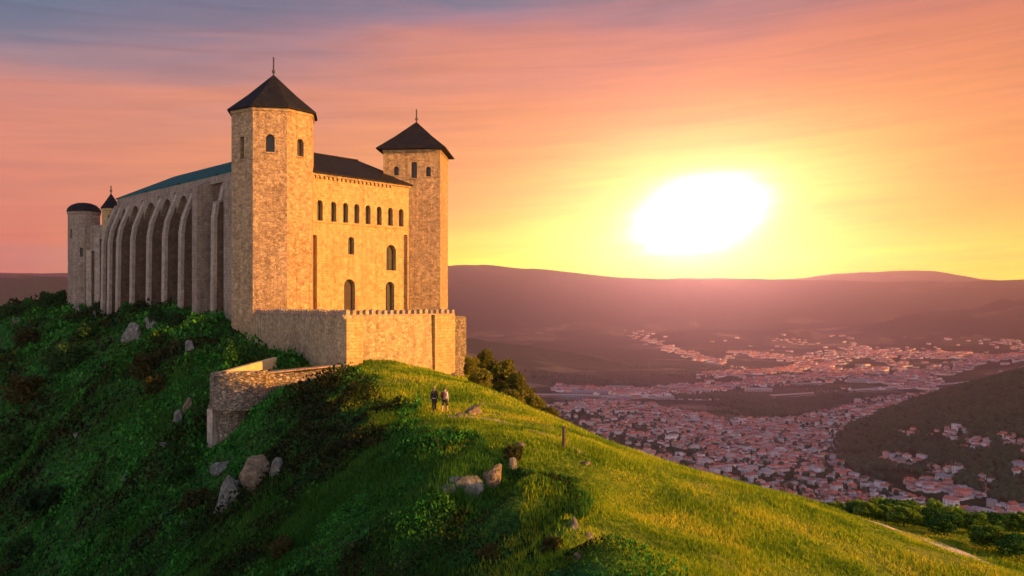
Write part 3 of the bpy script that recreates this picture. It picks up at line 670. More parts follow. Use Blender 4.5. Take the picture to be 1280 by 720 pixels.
q = scatter(110000, -110, 12, 24, 150, lambda x, y: wgt(x, y)*2*(mline(x, y) < 2)*(~inside(x, y))*(np.hypot(x-bx, y-by) > 3.1)*np.clip(.2+2.5*fbm(x+30, y+90, 11, 3), 0, 1))
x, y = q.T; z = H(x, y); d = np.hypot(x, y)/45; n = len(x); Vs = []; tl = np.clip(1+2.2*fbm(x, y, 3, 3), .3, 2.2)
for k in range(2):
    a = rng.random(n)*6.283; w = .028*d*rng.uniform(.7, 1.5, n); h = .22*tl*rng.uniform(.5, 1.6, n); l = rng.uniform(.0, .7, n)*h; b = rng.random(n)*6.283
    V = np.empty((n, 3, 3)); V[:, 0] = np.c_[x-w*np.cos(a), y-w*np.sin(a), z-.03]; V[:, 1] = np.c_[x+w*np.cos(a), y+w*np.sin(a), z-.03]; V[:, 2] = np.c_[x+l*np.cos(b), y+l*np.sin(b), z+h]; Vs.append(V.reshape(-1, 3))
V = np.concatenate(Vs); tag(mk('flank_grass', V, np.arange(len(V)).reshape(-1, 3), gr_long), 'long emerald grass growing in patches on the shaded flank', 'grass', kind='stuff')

# ------------------------------------------------------------------ rocks
def rock(px, py, wpx, hpx, mat, lab, seed, sink=.45, deep=.8):
    x, y, z = G(px, py); sc = math.hypot(x, y)/F; w = wpx*sc/2*.86; h = hpx*sc*.85
    bm = bmesh.new(); bmesh.ops.create_icosphere(bm, subdivisions=4, radius=1)
    r = random.Random(seed); pl = [(Vector((r.gauss(0, 1), r.gauss(0, 1), r.gauss(0, 1))).normalized(), r.uniform(.42, .85)) for _ in range(18)]
    for v in bm.verts:
        n = v.co.normalized()
        for a, k in pl:
            t = v.co.dot(a)
            if t > k: v.co -= a*(t-k)*.9
        q = float(fbm(np.array([n.x*1.7+seed]), np.array([n.y*1.7+n.z*2.3]), 1, 4)[0]); v.co *= 1+.22*q
        v.co = Vector((v.co.x*w, v.co.y*w*deep, v.co.z*h*.68))
    me = bpy.data.meshes.new('rock'); bm.to_mesh(me); bm.free(); me.materials.append(mat)
    o = bpy.data.objects.new('rock', me); link(o); o.location = (x, y, z+h*(.5-sink)); o.rotation_euler = (0, 0, 0)
    return tag(o, lab, 'rock', 'rocks showing through the slope')
for i, a in enumerate([(583,614,70,50,m_rock,'largest grey boulder of the pair on the shaded slope'),(618,606,40,40,m_rockb,'brownish boulder leaning beside the largest grey one'),
 (560,614,34,16,m_rock,'low flat grey rock at the foot of the largest boulder'),(640,588,18,24,m_rock,'grey rock half hidden in growth right of the boulder pair'),(650,560,16,12,m_rockb,'small brown rock above the boulder pair'),
 (290,626,52,80,m_rock,'tall pale rock under the foot of the bastion'),(320,606,62,62,m_rockb,'brown rock beside the tall pale rock under the bastion'),(346,592,32,30,m_rock,'small grey rock at the right of the rocks under the bastion'),(277,590,36,30,m_rock,'grey rock wedged right under the pale pier of the bastion'),
 (166,424,36,24,m_rock,'large pale outcrop below the buttresses of the long wall'),(190,408,22,18,m_rock,'small grey rock right above the large pale outcrop'),(236,440,16,30,m_rock,'upright pale rock below the broad buttress'),(213,420,16,12,m_rock,'small round rock left of the upright pale rock'),
 (20,404,14,14,m_rock,'lone pale stone near the far left skyline'),(96,392,16,18,m_rock,'pale rock at the foot of the round tower'),(118,400,10,16,m_rock,'narrow pale rock right of the round tower foot'),
 (222,540,18,40,m_rock,'long pale rock streak left of the bastion pier'),(234,512,16,22,m_rockb,'brown rock left of the bastion drum'),(205,560,16,14,m_rock,'small grey rock below the long pale streak'),
 (157,600,16,14,m_rock,'small pale rock in the middle of the flank'),(95,545,12,10,m_rock,'tiny grey rock on the left flank'),
 (232,658,20,16,m_rock,'grey rock low on the flank below the bastion rocks'),(718,660,16,26,m_rock,'upright pale rock at the edge of the shadow'),(737,672,16,12,m_rock,'low pale rock right of the upright pale one'),(722,700,18,14,m_rockb,'brown rock near the bottom of the shadow edge'),
 (731,580,22,7,m_rockb,'flat pale rock in the sunny grass below the post'),(592,518,34,20,m_rockb,'sandy outcrop in the sunny grass beside the walkers'),(602,508,9,8,m_rockb,'small dark rock on top of the sandy outcrop'),
 (575,522,22,9,m_rockb,'low sandy rock between the walkers and the outcrop'),(692,548,26,5,m_rockb,'flat sandy rock in the grass left of the post')]): rock(*a, seed=i*7+3)

# gravel path at the right, beyond the brow of the meadow
pp = [P(*c)[:2] for c in [(1030,640,70),(1060,647,65),(1110,660,60),(1165,679,57),(1215,698,54),(1300,734,49.5),(1420,790,45)]]
def strip(name, pl, w, lift, mat, kind='structure', step=1.0, cross=5, end=None):
    pl = np.array(pl, float); seg = np.r_[0, np.cumsum(np.hypot(*np.diff(pl, axis=0).T))]; s = np.arange(0, seg[-1], step)
    cx_ = np.interp(s, seg, pl[:, 0]); cy_ = np.interp(s, seg, pl[:, 1])
    for _ in range(6): cx_[1:-1] = (cx_[:-2]+cx_[1:-1]*2+cx_[2:])/4; cy_[1:-1] = (cy_[:-2]+cy_[1:-1]*2+cy_[2:])/4
    dx, dy = np.gradient(cx_), np.gradient(cy_); L_ = np.hypot(dx, dy); nx, ny = -dy/L_, dx/L_
    t = np.linspace(-.5, .5, cross)*w; X = cx_[:, None]+nx[:, None]*t; Y = cy_[:, None]+ny[:, None]*t; Z = H(X, Y)+lift
    i = np.arange(X.size).reshape(X.shape); f = np.stack([i[:-1, :-1], i[1:, :-1], i[1:, 1:], i[:-1, 1:]], -1).reshape(-1, 4)
    return tag(mk(name, np.c_[X.ravel(), Y.ravel(), Z.ravel()], f, mat, smooth=True), kind=kind)
m_path = plain('pale_gravel', (.50, .42, .34), .95, .2, 2); m_road = plain('pale_road', (.26, .24, .23), .9, .2, .02)
strip('path', pp, 2.2, .12, m_path, step=.4, cross=7)
m_trod = plain('trodden_earth', (.40, .29, .12), .95, .35, 3)
strip('footpath', [G(*c)[:2] for c in [(560,522),(590,523),(625,527),(660,538),(700,551),(735,572)]], .75, .05, m_trod, step=.3, cross=5)
# wooden post on the ridge
x, y, z = G(705, 562); m = MB()
m.prism(ring((0, 0), .10, 8, 0, -.4), (0, 0, 1.55)); m.prism(ring((0, 0), .13, 8, 0, 1.16), (0, 0, .07)); o = m.build('wooden_post', m_post); o.location = (x, y, z)
tag(o, 'short dark wooden post standing alone on the sunny ridge', 'post')
# ------------------------------------------------------------------ the town in the valley
def proj(x, y, z): return 640+F*x/y, HZ-F*z/y
def pip(px, py, poly):
    c = np.zeros(px.shape, bool); n = len(poly)
    for i in range(n):
        x1, y1 = poly[i]; x2, y2 = poly[(i+1) % n]
        k = ((y1 > py) != (y2 > py)) & (px < (x2-x1)*(py-y1)/(y2-y1+1e-9)+x1); c ^= k
    return c
MAIN = [(650,520),(692,506),(760,500),(850,512),(880,518),(905,526),(950,524),(1040,516),(1075,500),(1180,489),(1150,500),(1105,514),(1062,534),(1042,550),(1046,574),(1080,598),(1130,618),(1190,634),(1300,648),(1320,700),(1000,700),(640,600)]
CL = [(1140,540,14,4),(1188,544,26,9),(1222,556,20,8),(1264,552,14,9),(1128,576,28,8),(1178,590,30,8),(1236,602,14,7),(1276,588,14,12),(1212,618,30,7),(1258,638,30,6),(1165,608,35,8),(1290,560,14,10),(1310,600,20,10)]
BANDS = [([(735,392),(790,420),(850,440),(900,452)],4,.5),([(700,486),(800,490),(900,484),(1000,474),(1100,462)],5,.55),([(960,398),(1050,425),(1110,452),(1170,478)],5,.45),([(1060,405),(1130,420),(1200,430),(1290,440)],6,.5),
  ([(1010,445),(1090,440),(1180,446),(1280,462)],7,.55),([(880,470),(980,462),(1060,452)],4,.5),([(1120,470),(1200,462),(1280,452)],6,.5),([(800,402),(900,415),(1000,430)],3,.35),([(920,440),(1000,450),(1060,470),(1160,485)],4,.5)]
def grid_pts(x0, x1, y0, y1, s, ang):
    u = np.arange(-6000, 9000, s); X, Y = np.meshgrid(u, u*1.0); ca, sa = math.cos(ang), math.sin(ang)
    x = X*ca-Y*sa; y = X*sa+Y*ca; k = (x > x0) & (x < x1) & (y > y0) & (y < y1); return x[k], y[k]
def sel(x, y, fn):
    z = valley_h(x, y); px, py = proj(x, y, z); k = fn(px, py, x, y); return x[k], y[k], z[k], px[k], py[k]
HL = []
gu = grid_pts(-200, 1500, 1150, 3600, 15.5, .5); jx = gu[0]+rng.normal(0, 2.4, len(gu[0])); jy = gu[1]+rng.normal(0, 2.4, len(gu[0]))
dens = lambda px, py, x, y: (pip(px, py, MAIN)) & (rng.random(px.shape) < np.clip(.86+1.2*fbm(x, y, 260, 3)-.35*(px < 740)-.25*(y > 2600), .12, .95)) & (np.abs(((x*.88+y*.48) % 117)-6) > 5)
HL.append(sel(jx, jy, dens))
gu = grid_pts(500, 1600, 1150, 2800, 15, .1); jx = gu[0]+rng.normal(0, 4, len(gu[0])); jy = gu[1]+rng.normal(0, 4, len(gu[0]))
def incl(px, py, x, y):
    k = np.zeros(px.shape, bool)
    for a, b, c_, d_ in CL: k |= ((px-a)/c_)**2+((py-b)/d_)**2 < 1
    return k & (rng.random(px.shape) < .92)
HL.append(sel(jx, jy, incl))
hx, hy, hz, hpx, hpy = [np.concatenate(a) for a in zip(*HL)]
# what the near ridge hides is left out
sx_ = [560, 690, 800, 1000, 1035, 1100, 1200, 1300]; sy_ = [500, 530, 574, 626, 626, 622, 640, 668]
vis = hpy < np.interp(hpx, sx_, sy_)+14
hx, hy, hz, hpx, hpy = [a[vis] for a in (hx, hy, hz, hpx, hpy)]
roofc = {'terracotta': (.50, .135, .08), 'rose red': (.56, .20, .15), 'brown': (.20, .10, .07), 'grey': (.36, .34, .35)}
wallc = {'white': (.82, .80, .80), 'cream': (.74, .66, .58), 'pink': (.68, .46, .42)}
def flat(name, c):
    m, nt, b = nodes(name); r = nt.nodes.new('ShaderNodeObjectInfo').outputs['Random']; g = geo(nt)
    k = mth(nt, 'ADD', r, g.outputs['Random Per Island'])
    nt.links.new(mixc(nt, 1.0, c, ramp(nt, mth(nt, 'FRACT', k), [(0, (.7, .7, .7)), (1, (1.25, 1.2, 1.15))]), 'MULTIPLY'), b.inputs['Base Color']); b.inputs['Roughness'].default_value = .9; return m
RM = {k: flat(k.replace(' ', '_')+'_tiles', v) for k, v in roofc.items()}; WM = {k: flat(k+'_render', v) for k, v in wallc.items()}
m_win = plain('dark_window', (.03, .03, .035), .3)
def house_parts(w, l, h, r, form):
    """walls with windows, and the tiled roof, as (verts, faces, slot)"""
    mb = MB(); a, b = w/2, l/2; o = .45
    def block(a, b, h, r, ox=0, oy=0, hip=0):
        mb.prism([(ox-a, oy-b, -4), (ox+a, oy-b, -4), (ox+a, oy+b, -4), (ox-a, oy+b, -4)], (0, 0, h+4), 0)
        if r > .2:
            k = hip*a
            vs = [(ox-a-o, oy-b-o, h-.05), (ox+a+o, oy-b-o, h-.05), (ox+a+o, oy+b+o, h-.05), (ox-a-o, oy+b+o, h-.05), (ox, oy-b-o+k, h+r), (ox, oy+b+o-k, h+r)]
            mb.add(vs, [(0, 1, 4), (2, 3, 5), (1, 2, 5, 4), (3, 0, 4, 5), (3, 2, 1, 0)], 1)
        else: mb.prism([(ox-a-.1, oy-b-.1, h+.01), (ox+a+.1, oy-b-.1, h+.01), (ox+a+.1, oy+b+.1, h+.01), (ox-a-.1, oy+b+.1, h+.01)], (0, 0, .5), 1)
    block(a, b, h, r, hip=0 if form != 'square' else .8)
    if form == 'angled': block(a*.9, b*.45, h*.97, r*.8, a+a*.7, -b*.4, hip=.3)
    n = max(2, int(l/4)); fl = max(1, int(h/3))
    for s in (-1, 1):
        for f in range(fl):
            for i in range(n):
                y = -b+(i+.5)*l/n; mb.add([(s*(a+.02), y-.5, 1+3*f), (s*(a+.02), y+.5, 1+3*f), (s*(a+.02), y+.5, 2.4+3*f), (s*(a+.02), y-.5, 2.4+3*f)], [(0, 1, 2, 3)], 2)
            for i in range(2):
                x = -a+(i+.5)*w/2; mb.add([(x-.5, s*(b+.02), 1+3*f), (x+.5, s*(b+.02), 1+3*f), (x+.5, s*(b+.02), 2.4+3*f), (x-.5, s*(b+.02), 2.4+3*f)], [(0, 1, 2, 3)], 2)
    if r > .2: mb.prism([(a*.3, b*.3, h+r*.3), (a*.3+.7, b*.3, h+r*.3), (a*.3+.7, b*.3+.7, h+r*.3), (a*.3, b*.3+.7, h+r*.3)], (0, 0, r*.9), 0)
    return mb
FORMS = {'small gabled': (9, 11, 4.5, 3.2, 'g'), 'square hipped': (12, 12, 6.5, 3.2, 'square'), 'long low': (10, 22, 4.8, 3, 'g'), 'tall narrow': (9, 13, 9.5, 3.4, 'g'), 'angled': (10, 15, 6, 3.2, 'angled'), 'flat roofed': (13, 17, 9, 0, 'flat')}
HM = {}
for fk, fv in FORMS.items():
    mb = house_parts(*fv); o = mb.build('house', [WM['white'], RM['terracotta'], m_win]); base = o.data; bpy.data.objects.remove(o)
    for rk in RM:
        for wk in WM:
            me = base.copy(); me.name = 'house'; me.materials[0] = WM[wk]; me.materials[1] = RM[rk]; HM[fk, rk, wk] = (me, mb)
fks = list(FORMS); rks = list(RM); wks = list(WM)
order = np.argsort(-(HZ-hpy)*-1.0)                       # largest in the picture first
order = sorted(range(len(hx)), key=lambda i: (hpy[i] > np.interp(hpx[i], sx_, sy_)+2, hy[i]))
print('houses', len(hx))
st = {k: MB() for k in [(r, w) for r in rks for w in wks]}
gang = {0: .5, 1: .5+math.pi/2}
for n_i, i in enumerate(order):
    fk = random.choices(fks, [5, 4, 3, 3, 3, 2])[0]; rk = random.choices(rks, [5, 4, 2, 1.6])[0]; wk = random.choices(wks, [5, 4, 3])[0]
    if fk == 'flat roofed': rk = 'grey' if random.random() < .8 else 'brown'
    ang = gang[random.randint(0, 1)]+random.gauss(0, .12); sc = random.uniform(.62, 1.0)*(1.5 if random.random() < .07 else 1)
    px, py = hpx[i], hpy[i]
    if n_i < 286:
        where = ('on the wooded hill foot' if px > 1100 and py < 612 else 'in the last row by the wooded hill' if px > 1100 else 'by the curving pale road' if px > 1010 and py < 600
                 else 'above the start of the tree belt' if px > 1010 else 'in the dense middle of the town' if px > 900 else 'near the meadow brow' if px > 800 else 'at the town edge nearest the castle')
        o = bpy.data.objects.new('house', HM[fk, rk, wk][0]); COL.objects.link(o); o.location = (hx[i], hy[i], hz[i]); o.rotation_euler = (0, 0, ang); o.scale = (sc,)*3
        tag(o, f"{fk} {wk} house with {rk} roof {where}", 'house', 'houses of the valley town')
    else:
        mb = HM[fk, rk, wk][1]; ca, sa = math.cos(ang)*sc, math.sin(ang)*sc; T = st[rk, wk]; b = len(T.v)
        T.v += [(hx[i]+x*ca-y*sa, hy[i]+x*sa+y*ca, hz[i]+z*sc) for x, y, z in mb.v]; T.f += [tuple(q+b for q in f) for f in mb.f]; T.m += mb.m
# villages and ribbons of houses much farther off
fx = []; rg = np.random.default_rng(3)
for pl, th, dn in BANDS:
    pl = np.array(pl, float); L_ = np.hypot(*np.diff(pl, axis=0).T).sum(); n = int(L_*dn*2.6)
    seg = np.r_[0, np.cumsum(np.hypot(*np.diff(pl, axis=0).T))]; s = rg.random(n)*seg[-1]; s = s+20*np.sin(s*.21)
    ax = np.interp(s, seg, pl[:, 0])+rg.normal(0, 5, n); ay = np.interp(s, seg, pl[:, 1])+rg.normal(0, th*.42, n)
    for a, b in zip(ax, ay):
        if b < 385: continue
        D = 300*F/(b-HZ); x_ = (a-640)/F*D; fx.append((x_, D))
for _ in range(260):
    a = rg.uniform(880, 1300); b = 398+90*rg.random()**1.3; D = 300*F/(b-HZ); fx.append(((a-640)/F*D, D))
fx = np.array(fx); k = fx[:, 1] < 8200; fx = fx[k]; fz_ = valley_h(fx[:, 0], fx[:, 1])
for (x_, y_), z_ in zip(fx, fz_):
    if z_ > -245: continue
    w_, l_, h_ = random.uniform(6, 10), random.uniform(8, 22), random.uniform(4, 8); a = random.random()*3.14; ca, sa = math.cos(a), math.sin(a)
    T = st[random.choice(rks[:3]), random.choice(wks)]; b = len(T.v)
    q = [(x_+x*ca-y*sa, y_+x*sa+y*ca, z_+z) for x, y, z in ((-w_, -l_, -4), (w_, -l_, -4), (w_, l_, -4), (-w_, l_, -4), (-w_, -l_, h_), (w_, -l_, h_), (w_, l_, h_), (-w_, l_, h_), (0, -l_, h_+4), (0, l_, h_+4))]
    T.v += q; T.f += [tuple(i+b for i in f) for f in ((0, 1, 5, 8, 4), (1, 2, 6, 5), (2, 3, 7, 9, 6), (3, 0, 4, 7))]; T.m += [0]*4
    T.f += [tuple(i+b for i in f) for f in ((5, 6, 9, 8), (7, 4, 8, 9))]; T.m += [1]*2
allv = []; allf = []; allm = []; mats = []
for (r, w), T in st.items():
    b = len(allv); mo = len(mats); allv += T.v; allf += [tuple(i+b for i in f) for f in T.f]; allm += [mo+i for i in T.m]; mats += [WM[w], RM[r], m_win]
tag(mk('distant_houses', allv, allf, mats, allm), 'pale pink mass of small distant houses filling the valley', 'houses', kind='stuff')
# long pale sheds on the flat land past the town
SH = [(705,487,90,24),(738,491,120,26),(772,486,80,30),(806,490,130,28),(842,486,90,22),(872,490,70,30),(905,484,110,26),(948,488,90,22),(716,497,70,24),(830,497,60,22),(1010,482,120,22),(1075,478,90,24),(770,498,90,20),(1120,473,80,22)]
for i, (px, py, l, w) in enumerate(SH):
    D = 300*F/(py-HZ); x_ = (px-640)/F*D; z_ = float(valley_h(np.array([x_]), np.array([D]))[0]); mb = MB(); a, b = l/2, w/2; h = 8+i % 3*2
    mb.prism([(-a, -b, -4), (a, -b, -4), (a, b, -4), (-a, b, -4)], (0, 0, h+4)); mb.add([(-a-1, -b-1, h+.02), (a+1, -b-1, h+.02), (a+1, b+1, h+.02), (-a-1, b+1, h+.02), (-a-1, 0, h+3), (a+1, 0, h+3)], [(0, 1, 5, 4), (2, 3, 4, 5), (0, 4, 3), (1, 2, 5), (3, 2, 1, 0)], 1)
    for q in range(int(l/9)): mb.add([(-a+4+q*9, -b-.05, 1), (-a+8+q*9, -b-.05, 1), (-a+8+q*9, -b-.05, 5), (-a+4+q*9, -b-.05, 5)], [(0, 1, 2, 3)], 2)
    o = mb.build('warehouse', [RM['grey'], RM['grey'], m_win]); o.location = (x_, D, z_); o.rotation_euler = (0, 0, math.sin(i*2.3)*.18)
    tag(o, f"grey roofed long pale shed, {words[sorted(SH).index(SH[i])]} from the left on the flats past the town", 'warehouse', 'long sheds on the flats past the town')
def gp_(pl): return [((px-640)/F*300*F/(py-HZ), 300*F/(py-HZ)) for px, py in pl]
m_river = plain('pale_river', (.40, .36, .36), .85, .1, .01)
strip('river', gp_([(600,492),(700,492),(800,495),(880,499),(960,493),(1050,488),(1130,483),(1200,478),(1290,470)]), 42, .8, m_river, step=30, cross=7)
strip('road', gp_([(1130,498),(1090,508),(1062,524),(1047,543),(1041,556),(1043,575),(1060,592),(1100,612),(1160,630),(1260,650)]), 13, 1.0, m_road, step=10, cross=4)
strip('highway', gp_([(900,500),(1000,494),(1100,487),(1180,484)]), 16, 1.2, m_road, step=15, cross=4)
strip('country_road', gp_([(880,452),(905,456),(980,466),(1080,462),(1160,478)]), 24, 1.5, m_road, step=30, cross=4)

# ------------------------------------------------------------------ woods and valley trees
t_ = (1+5**.5)/2
IV = np.array([(-1,t_,0),(1,t_,0),(-1,-t_,0),(1,-t_,0),(0,-1,t_),(0,1,t_),(0,-1,-t_),(0,1,-t_),(t_,0,-1),(t_,0,1),(-t_,0,-1),(-t_,0,1)])/1.9
IF = np.array([(0,11,5),(0,5,1),(0,1,7),(0,7,10),(0,10,11),(1,5,9),(5,11,4),(11,10,2),(10,7,6),(7,1,8),(3,9,4),(3,4,2),(3,2,6),(3,6,8),(3,8,9),(4,9,5),(2,4,11),(6,2,10),(8,6,7),(9,8,1)])
def canopy(name, x, y, z, r, lab):
    n = len(x); V = IV[None]*(r[:, None, None]*rng.uniform(.7, 1.3, (n, 12, 1)))*np.array([1, 1, 1.1]); V = V+np.stack([x, y, z+r*.9], -1)[:, None, :]
    Fc = (IF[None]+12*np.arange(n)[:, None, None]).reshape(-1, 3)
    tag(mk(name, V.reshape(-1, 3), Fc, lf_wood), lab, 'woodland', kind='stuff')
x = rng.uniform(620, 2000, 60000); y = rng.uniform(1250, 2900, 60000); z = valley_h(x, y); px, py = proj(x, y, z)
k = (px < 1360) & ((z > -300.5) | (fbm(x, y, 150, 3) > .0)) & ~incl(px, py, x, y) & ~pip(px, py, MAIN)
canopy('hill_woodland', x[k], y[k], z[k], rng.uniform(3.0, 6.5, k.sum()), 'dark woodland covering the rounded hill right of the town')
x = rng.uniform(-300, 1500, 26000); y = rng.uniform(1150, 4200, 26000); z = valley_h(x, y); px, py = proj(x, y, z)
cl = fbm(x, y, 330, 4); k = (px > 560) & (px < 1360) & (z < -270) & np.where(pip(px, py, MAIN), rng.random(len(x)) < .42, (cl > .05) & (rng.random(len(x)) < .8)) | (pip(px, py, [(905,500),(1000,498),(1060,497),(1040,510),(960,520),(925,524)]))
canopy('valley_trees', x[k], y[k], z[k], rng.uniform(2.6, 5.5, k.sum()), 'dark scattered trees between the houses and along the fields')
# ------------------------------------------------------------------ the two walkers
def skinned(name, nodes_, edges, mat, parent=None, sub=2):
    """nodes_: {key: (pos, radius or (rx, ry))}; one continuous surface grown round joints"""
    keys = list(nodes_); me = bpy.data.meshes.new(name); me.from_pydata([nodes_[k][0] for k in keys], [(keys.index(a), keys.index(b)) for a, b in edges], [])
    o = bpy.data.objects.new(name, me); COL.objects.link(o)
    sk_ = o.modifiers.new('s', 'SKIN'); sk_.use_smooth_shade = True
    for i, k in enumerate(keys):
        r = nodes_[k][1]; me.skin_vertices[0].data[i].radius = r if isinstance(r, tuple) else (r, r)
    me.skin_vertices[0].data[0].use_root = True
    sb_ = o.modifiers.new('d', 'SUBSURF'); sb_.levels = sub; sb_.render_levels = sub
    dg = bpy.context.evaluated_depsgraph_get(); dg.update(); m2 = bpy.data.meshes.new_from_object(o.evaluated_get(dg)); m2.name = name
    o.modifiers.clear(); o.data = m2; bpy.data.meshes.remove(me); m2.materials.clear(); m2.materials.append(mat); m2.polygons.foreach_set('use_smooth', [True]*len(m2.polygons)); o.parent = parent
    return o
m_skin = plain('skin', (.55, .32, .22), .6, .05); m_hair = plain('brown_hair', (.09, .045, .02), .7, .2, 40); m_fair = plain('fair_hair', (.35, .2, .08), .7, .2, 40)
m_black = plain('black_cloth', (.018, .015, .018), .9, .2, 8); m_pale = plain('pale_grey_cloth', (.55, .53, .50), .9, .1, 8); m_maroon = plain('maroon_cloth', (.13, .015, .02), .8, .2, 8); m_beige = plain('beige_cloth', (.42, .34, .24), .9, .1, 8)
m_boot = plain('boot_leather', (.05, .035, .025), .6); m_eye = plain('eye_dark', (.02, .015, .01), .3)
def person(loc, rz, mats, label, stride, arms, bag):
    top, leg, hair = mats; root = empty('person', loc); root.rotation_euler = (0, 0, rz); tag(root, label, 'person')
    s = stride   # facing +y ; left leg forward by s, right leg back by s
    n = {'pel': ((0, 0, .95), (.15, .11)), 'wst': ((0, 0, 1.08), (.13, .095)), 'chs': ((0, .01, 1.30), (.165, .11)), 'nkb': ((0, 0, 1.46), (.08, .07)), 'nek': ((0, .01, 1.53), .052), 'hd0': ((0, .03, 1.62), (.072, .085)), 'hd1': ((0, .025, 1.72), (.074, .088))}
    e = [('pel', 'wst'), ('wst', 'chs'), ('chs', 'nkb'), ('nkb', 'nek'), ('nek', 'hd0'), ('hd0', 'hd1')]
    for sd_, q in ((-1, 'l'), (1, 'r')):
        f = s*sd_
        n[q+'hip'] = ((.10*sd_, 0, .88), .088); n[q+'kne'] = ((.11*sd_, f*.55+.03, .50), .058); n[q+'ank'] = ((.11*sd_, f-.02, .09), .038); n[q+'toe'] = ((.125*sd_, f+.15, .04), .036)
        e += [('pel', q+'hip'), (q+'hip', q+'kne'), (q+'kne', q+'ank'), (q+'ank', q+'toe')]
        ax, ay, az, bx_, by_, bz_ = arms[q]
        n[q+'sh'] = ((.18*sd_, 0, 1.42), .055); n[q+'elb'] = ((ax, ay, az), .040); n[q+'wri'] = ((bx_, by_, bz_), .026)
        d = (Vector((bx_, by_, bz_))-Vector((ax, ay, az))).normalized(); h = Vector((bx_, by_, bz_))+d*.06; n[q+'hnd'] = (tuple(h), (.034, .016))
        e += [('chs', q+'sh'), (q+'sh', q+'elb'), (q+'elb', q+'wri'), (q+'wri', q+'hnd')]
        t = d.cross(Vector((1, 0, 0))).normalized()
        for k in range(4):
            o1 = h+t*(k-1.5)*.018+d*(.05-.005*abs(k-1.3)); o2 = o1+d*.03+Vector((-.012*sd_, 0, 0)); n[f'{q}f{k}'] = (tuple(o1), .0085); n[f'{q}g{k}'] = (tuple(o2), .007); e += [(q+'hnd', f'{q}f{k}'), (f'{q}f{k}', f'{q}g{k}')]
        o1 = h+t*.04-d*.01; o2 = o1+d*.035+t*.008; n[q+'t0'] = (tuple(o1), .010); n[q+'t1'] = (tuple(o2), .008); e += [(q+'hnd', q+'t0'), (q+'t0', q+'t1')]
    body = skinned('body', n, e, m_skin, root)
    mb = MB()                                           # nose, brow, ears
    mb.prism([Vector((-.014, .105, 1.645)), Vector((.014, .105, 1.645)), Vector((0, .112, 1.69))], (0, .022, -.006))
    for sd_ in (-1, 1): mb.prism([Vector((.077*sd_, .01, 1.63)), Vector((.077*sd_, .045, 1.65)), Vector((.077*sd_, .04, 1.70)), Vector((.077*sd_, .01, 1.69))], (.014*sd_, -.006, 0))
    mb.build('nose_and_ears', m_skin, root)
    mb = MB()
    for sd_ in (-1, 1): mb.prism([Vector((.03*sd_-.011, .103, 1.685)), Vector((.03*sd_+.011, .103, 1.685)), Vector((.03*sd_+.011, .103, 1.695)), Vector((.03*sd_-.011, .103, 1.695))], (0, .01, 0))
    mb.prism([Vector((-.022, .104, 1.605)), Vector((.022, .104, 1.605)), Vector((.022, .104, 1.612)), Vector((-.022, .104, 1.612))], (0, .01, 0)); mb.build('eyes_and_mouth', m_eye, root)
    g = .018
    def grow(ks, extra=g, over={}): return {k: (over.get(k, n[k][0]), tuple(r+extra for r in (n[k][1] if isinstance(n[k][1], tuple) else (n[k][1],)*2))) for k in ks}
    skinned('jacket', grow(['pel', 'wst', 'chs', 'nkb', 'lsh', 'lelb', 'lwri', 'rsh', 'relb', 'rwri'], .022), [x for x in e if all(k in ('pel', 'wst', 'chs', 'nkb', 'lsh', 'lelb', 'lwri', 'rsh', 'relb', 'rwri') for k in x)], top, root)
    short = leg is m_black and bag
    ks = ['pel', 'lhip', 'lkne', 'rhip', 'rkne']+([] if short else ['lank', 'rank']); skinned('shorts' if short else 'trousers', grow(ks, .017), [x for x in e if all(k in ks for k in x)], leg, root)
    for q in 'lr': skinned('boot', grow([q+'ank', q+'toe'], .014), [(q+'ank', q+'toe')], m_boot, root, 1)
    bm = bmesh.new(); bmesh.ops.create_uvsphere(bm, u_segments=18, v_segments=12, radius=1)
    bmesh.ops.delete(bm, geom=[v for v in bm.verts if v.co.y > .35 and v.co.z < .35 or v.co.z < -.75], context='VERTS')
    for v in bm.verts: v.co = Vector((v.co.x*.092, v.co.y*.108+.012, v.co.z*.115+1.70))
    bmesh.ops.solidify(bm, geom=bm.faces[:], thickness=.012); me = bpy.data.meshes.new('hair'); bm.to_mesh(me); bm.free(); me.materials.append(hair); link(bpy.data.objects.new('hair', me), root)
    if bag:
        b = empty('backpack', (0, 0, 0))
        bm = bmesh.new(); bmesh.ops.create_cube(bm, size=1); bmesh.ops.bevel(bm, geom=bm.edges[:], offset=.18, segments=3, affect='EDGES')
        for v in bm.verts: v.co = Vector((v.co.x*.30, v.co.y*.17, v.co.z*.46))
        me = bpy.data.meshes.new('sack'); bm.to_mesh(me); bm.free(); me.materials.append(m_maroon); link(bpy.data.objects.new('sack', me), b)
        mb = MB(); mb.prism([Vector((-.10, -.10, -.16)), Vector((.10, -.10, -.16)), Vector((.10, -.10, .0)), Vector((-.10, -.10, .0))], (0, -.04, 0)); mb.build('front_pocket', m_black, b)
        for sd_ in (-1, 1):
            mb = MB(); pt = [(.10*sd_, .07, -.12), (.12*sd_, .28, -.02), (.115*sd_, .29, .12), (.10*sd_, .16, .245), (.09*sd_, .07, .19)]
            for a_, b_ in zip(pt, pt[1:]): limb(mb, a_, b_, .02, .02, 6)
            mb.build('strap', m_black, b)
        b.location = Vector(loc)+Matrix.Rotation(rz, 3, 'Z')@Vector((0, -.215, 1.25)); b.rotation_euler = (0, 0, rz); tag(b, 'maroon backpack on the back of the walker in the pale top', 'backpack')
    return root
ga = G(543, 516); gb = G(556, 517)
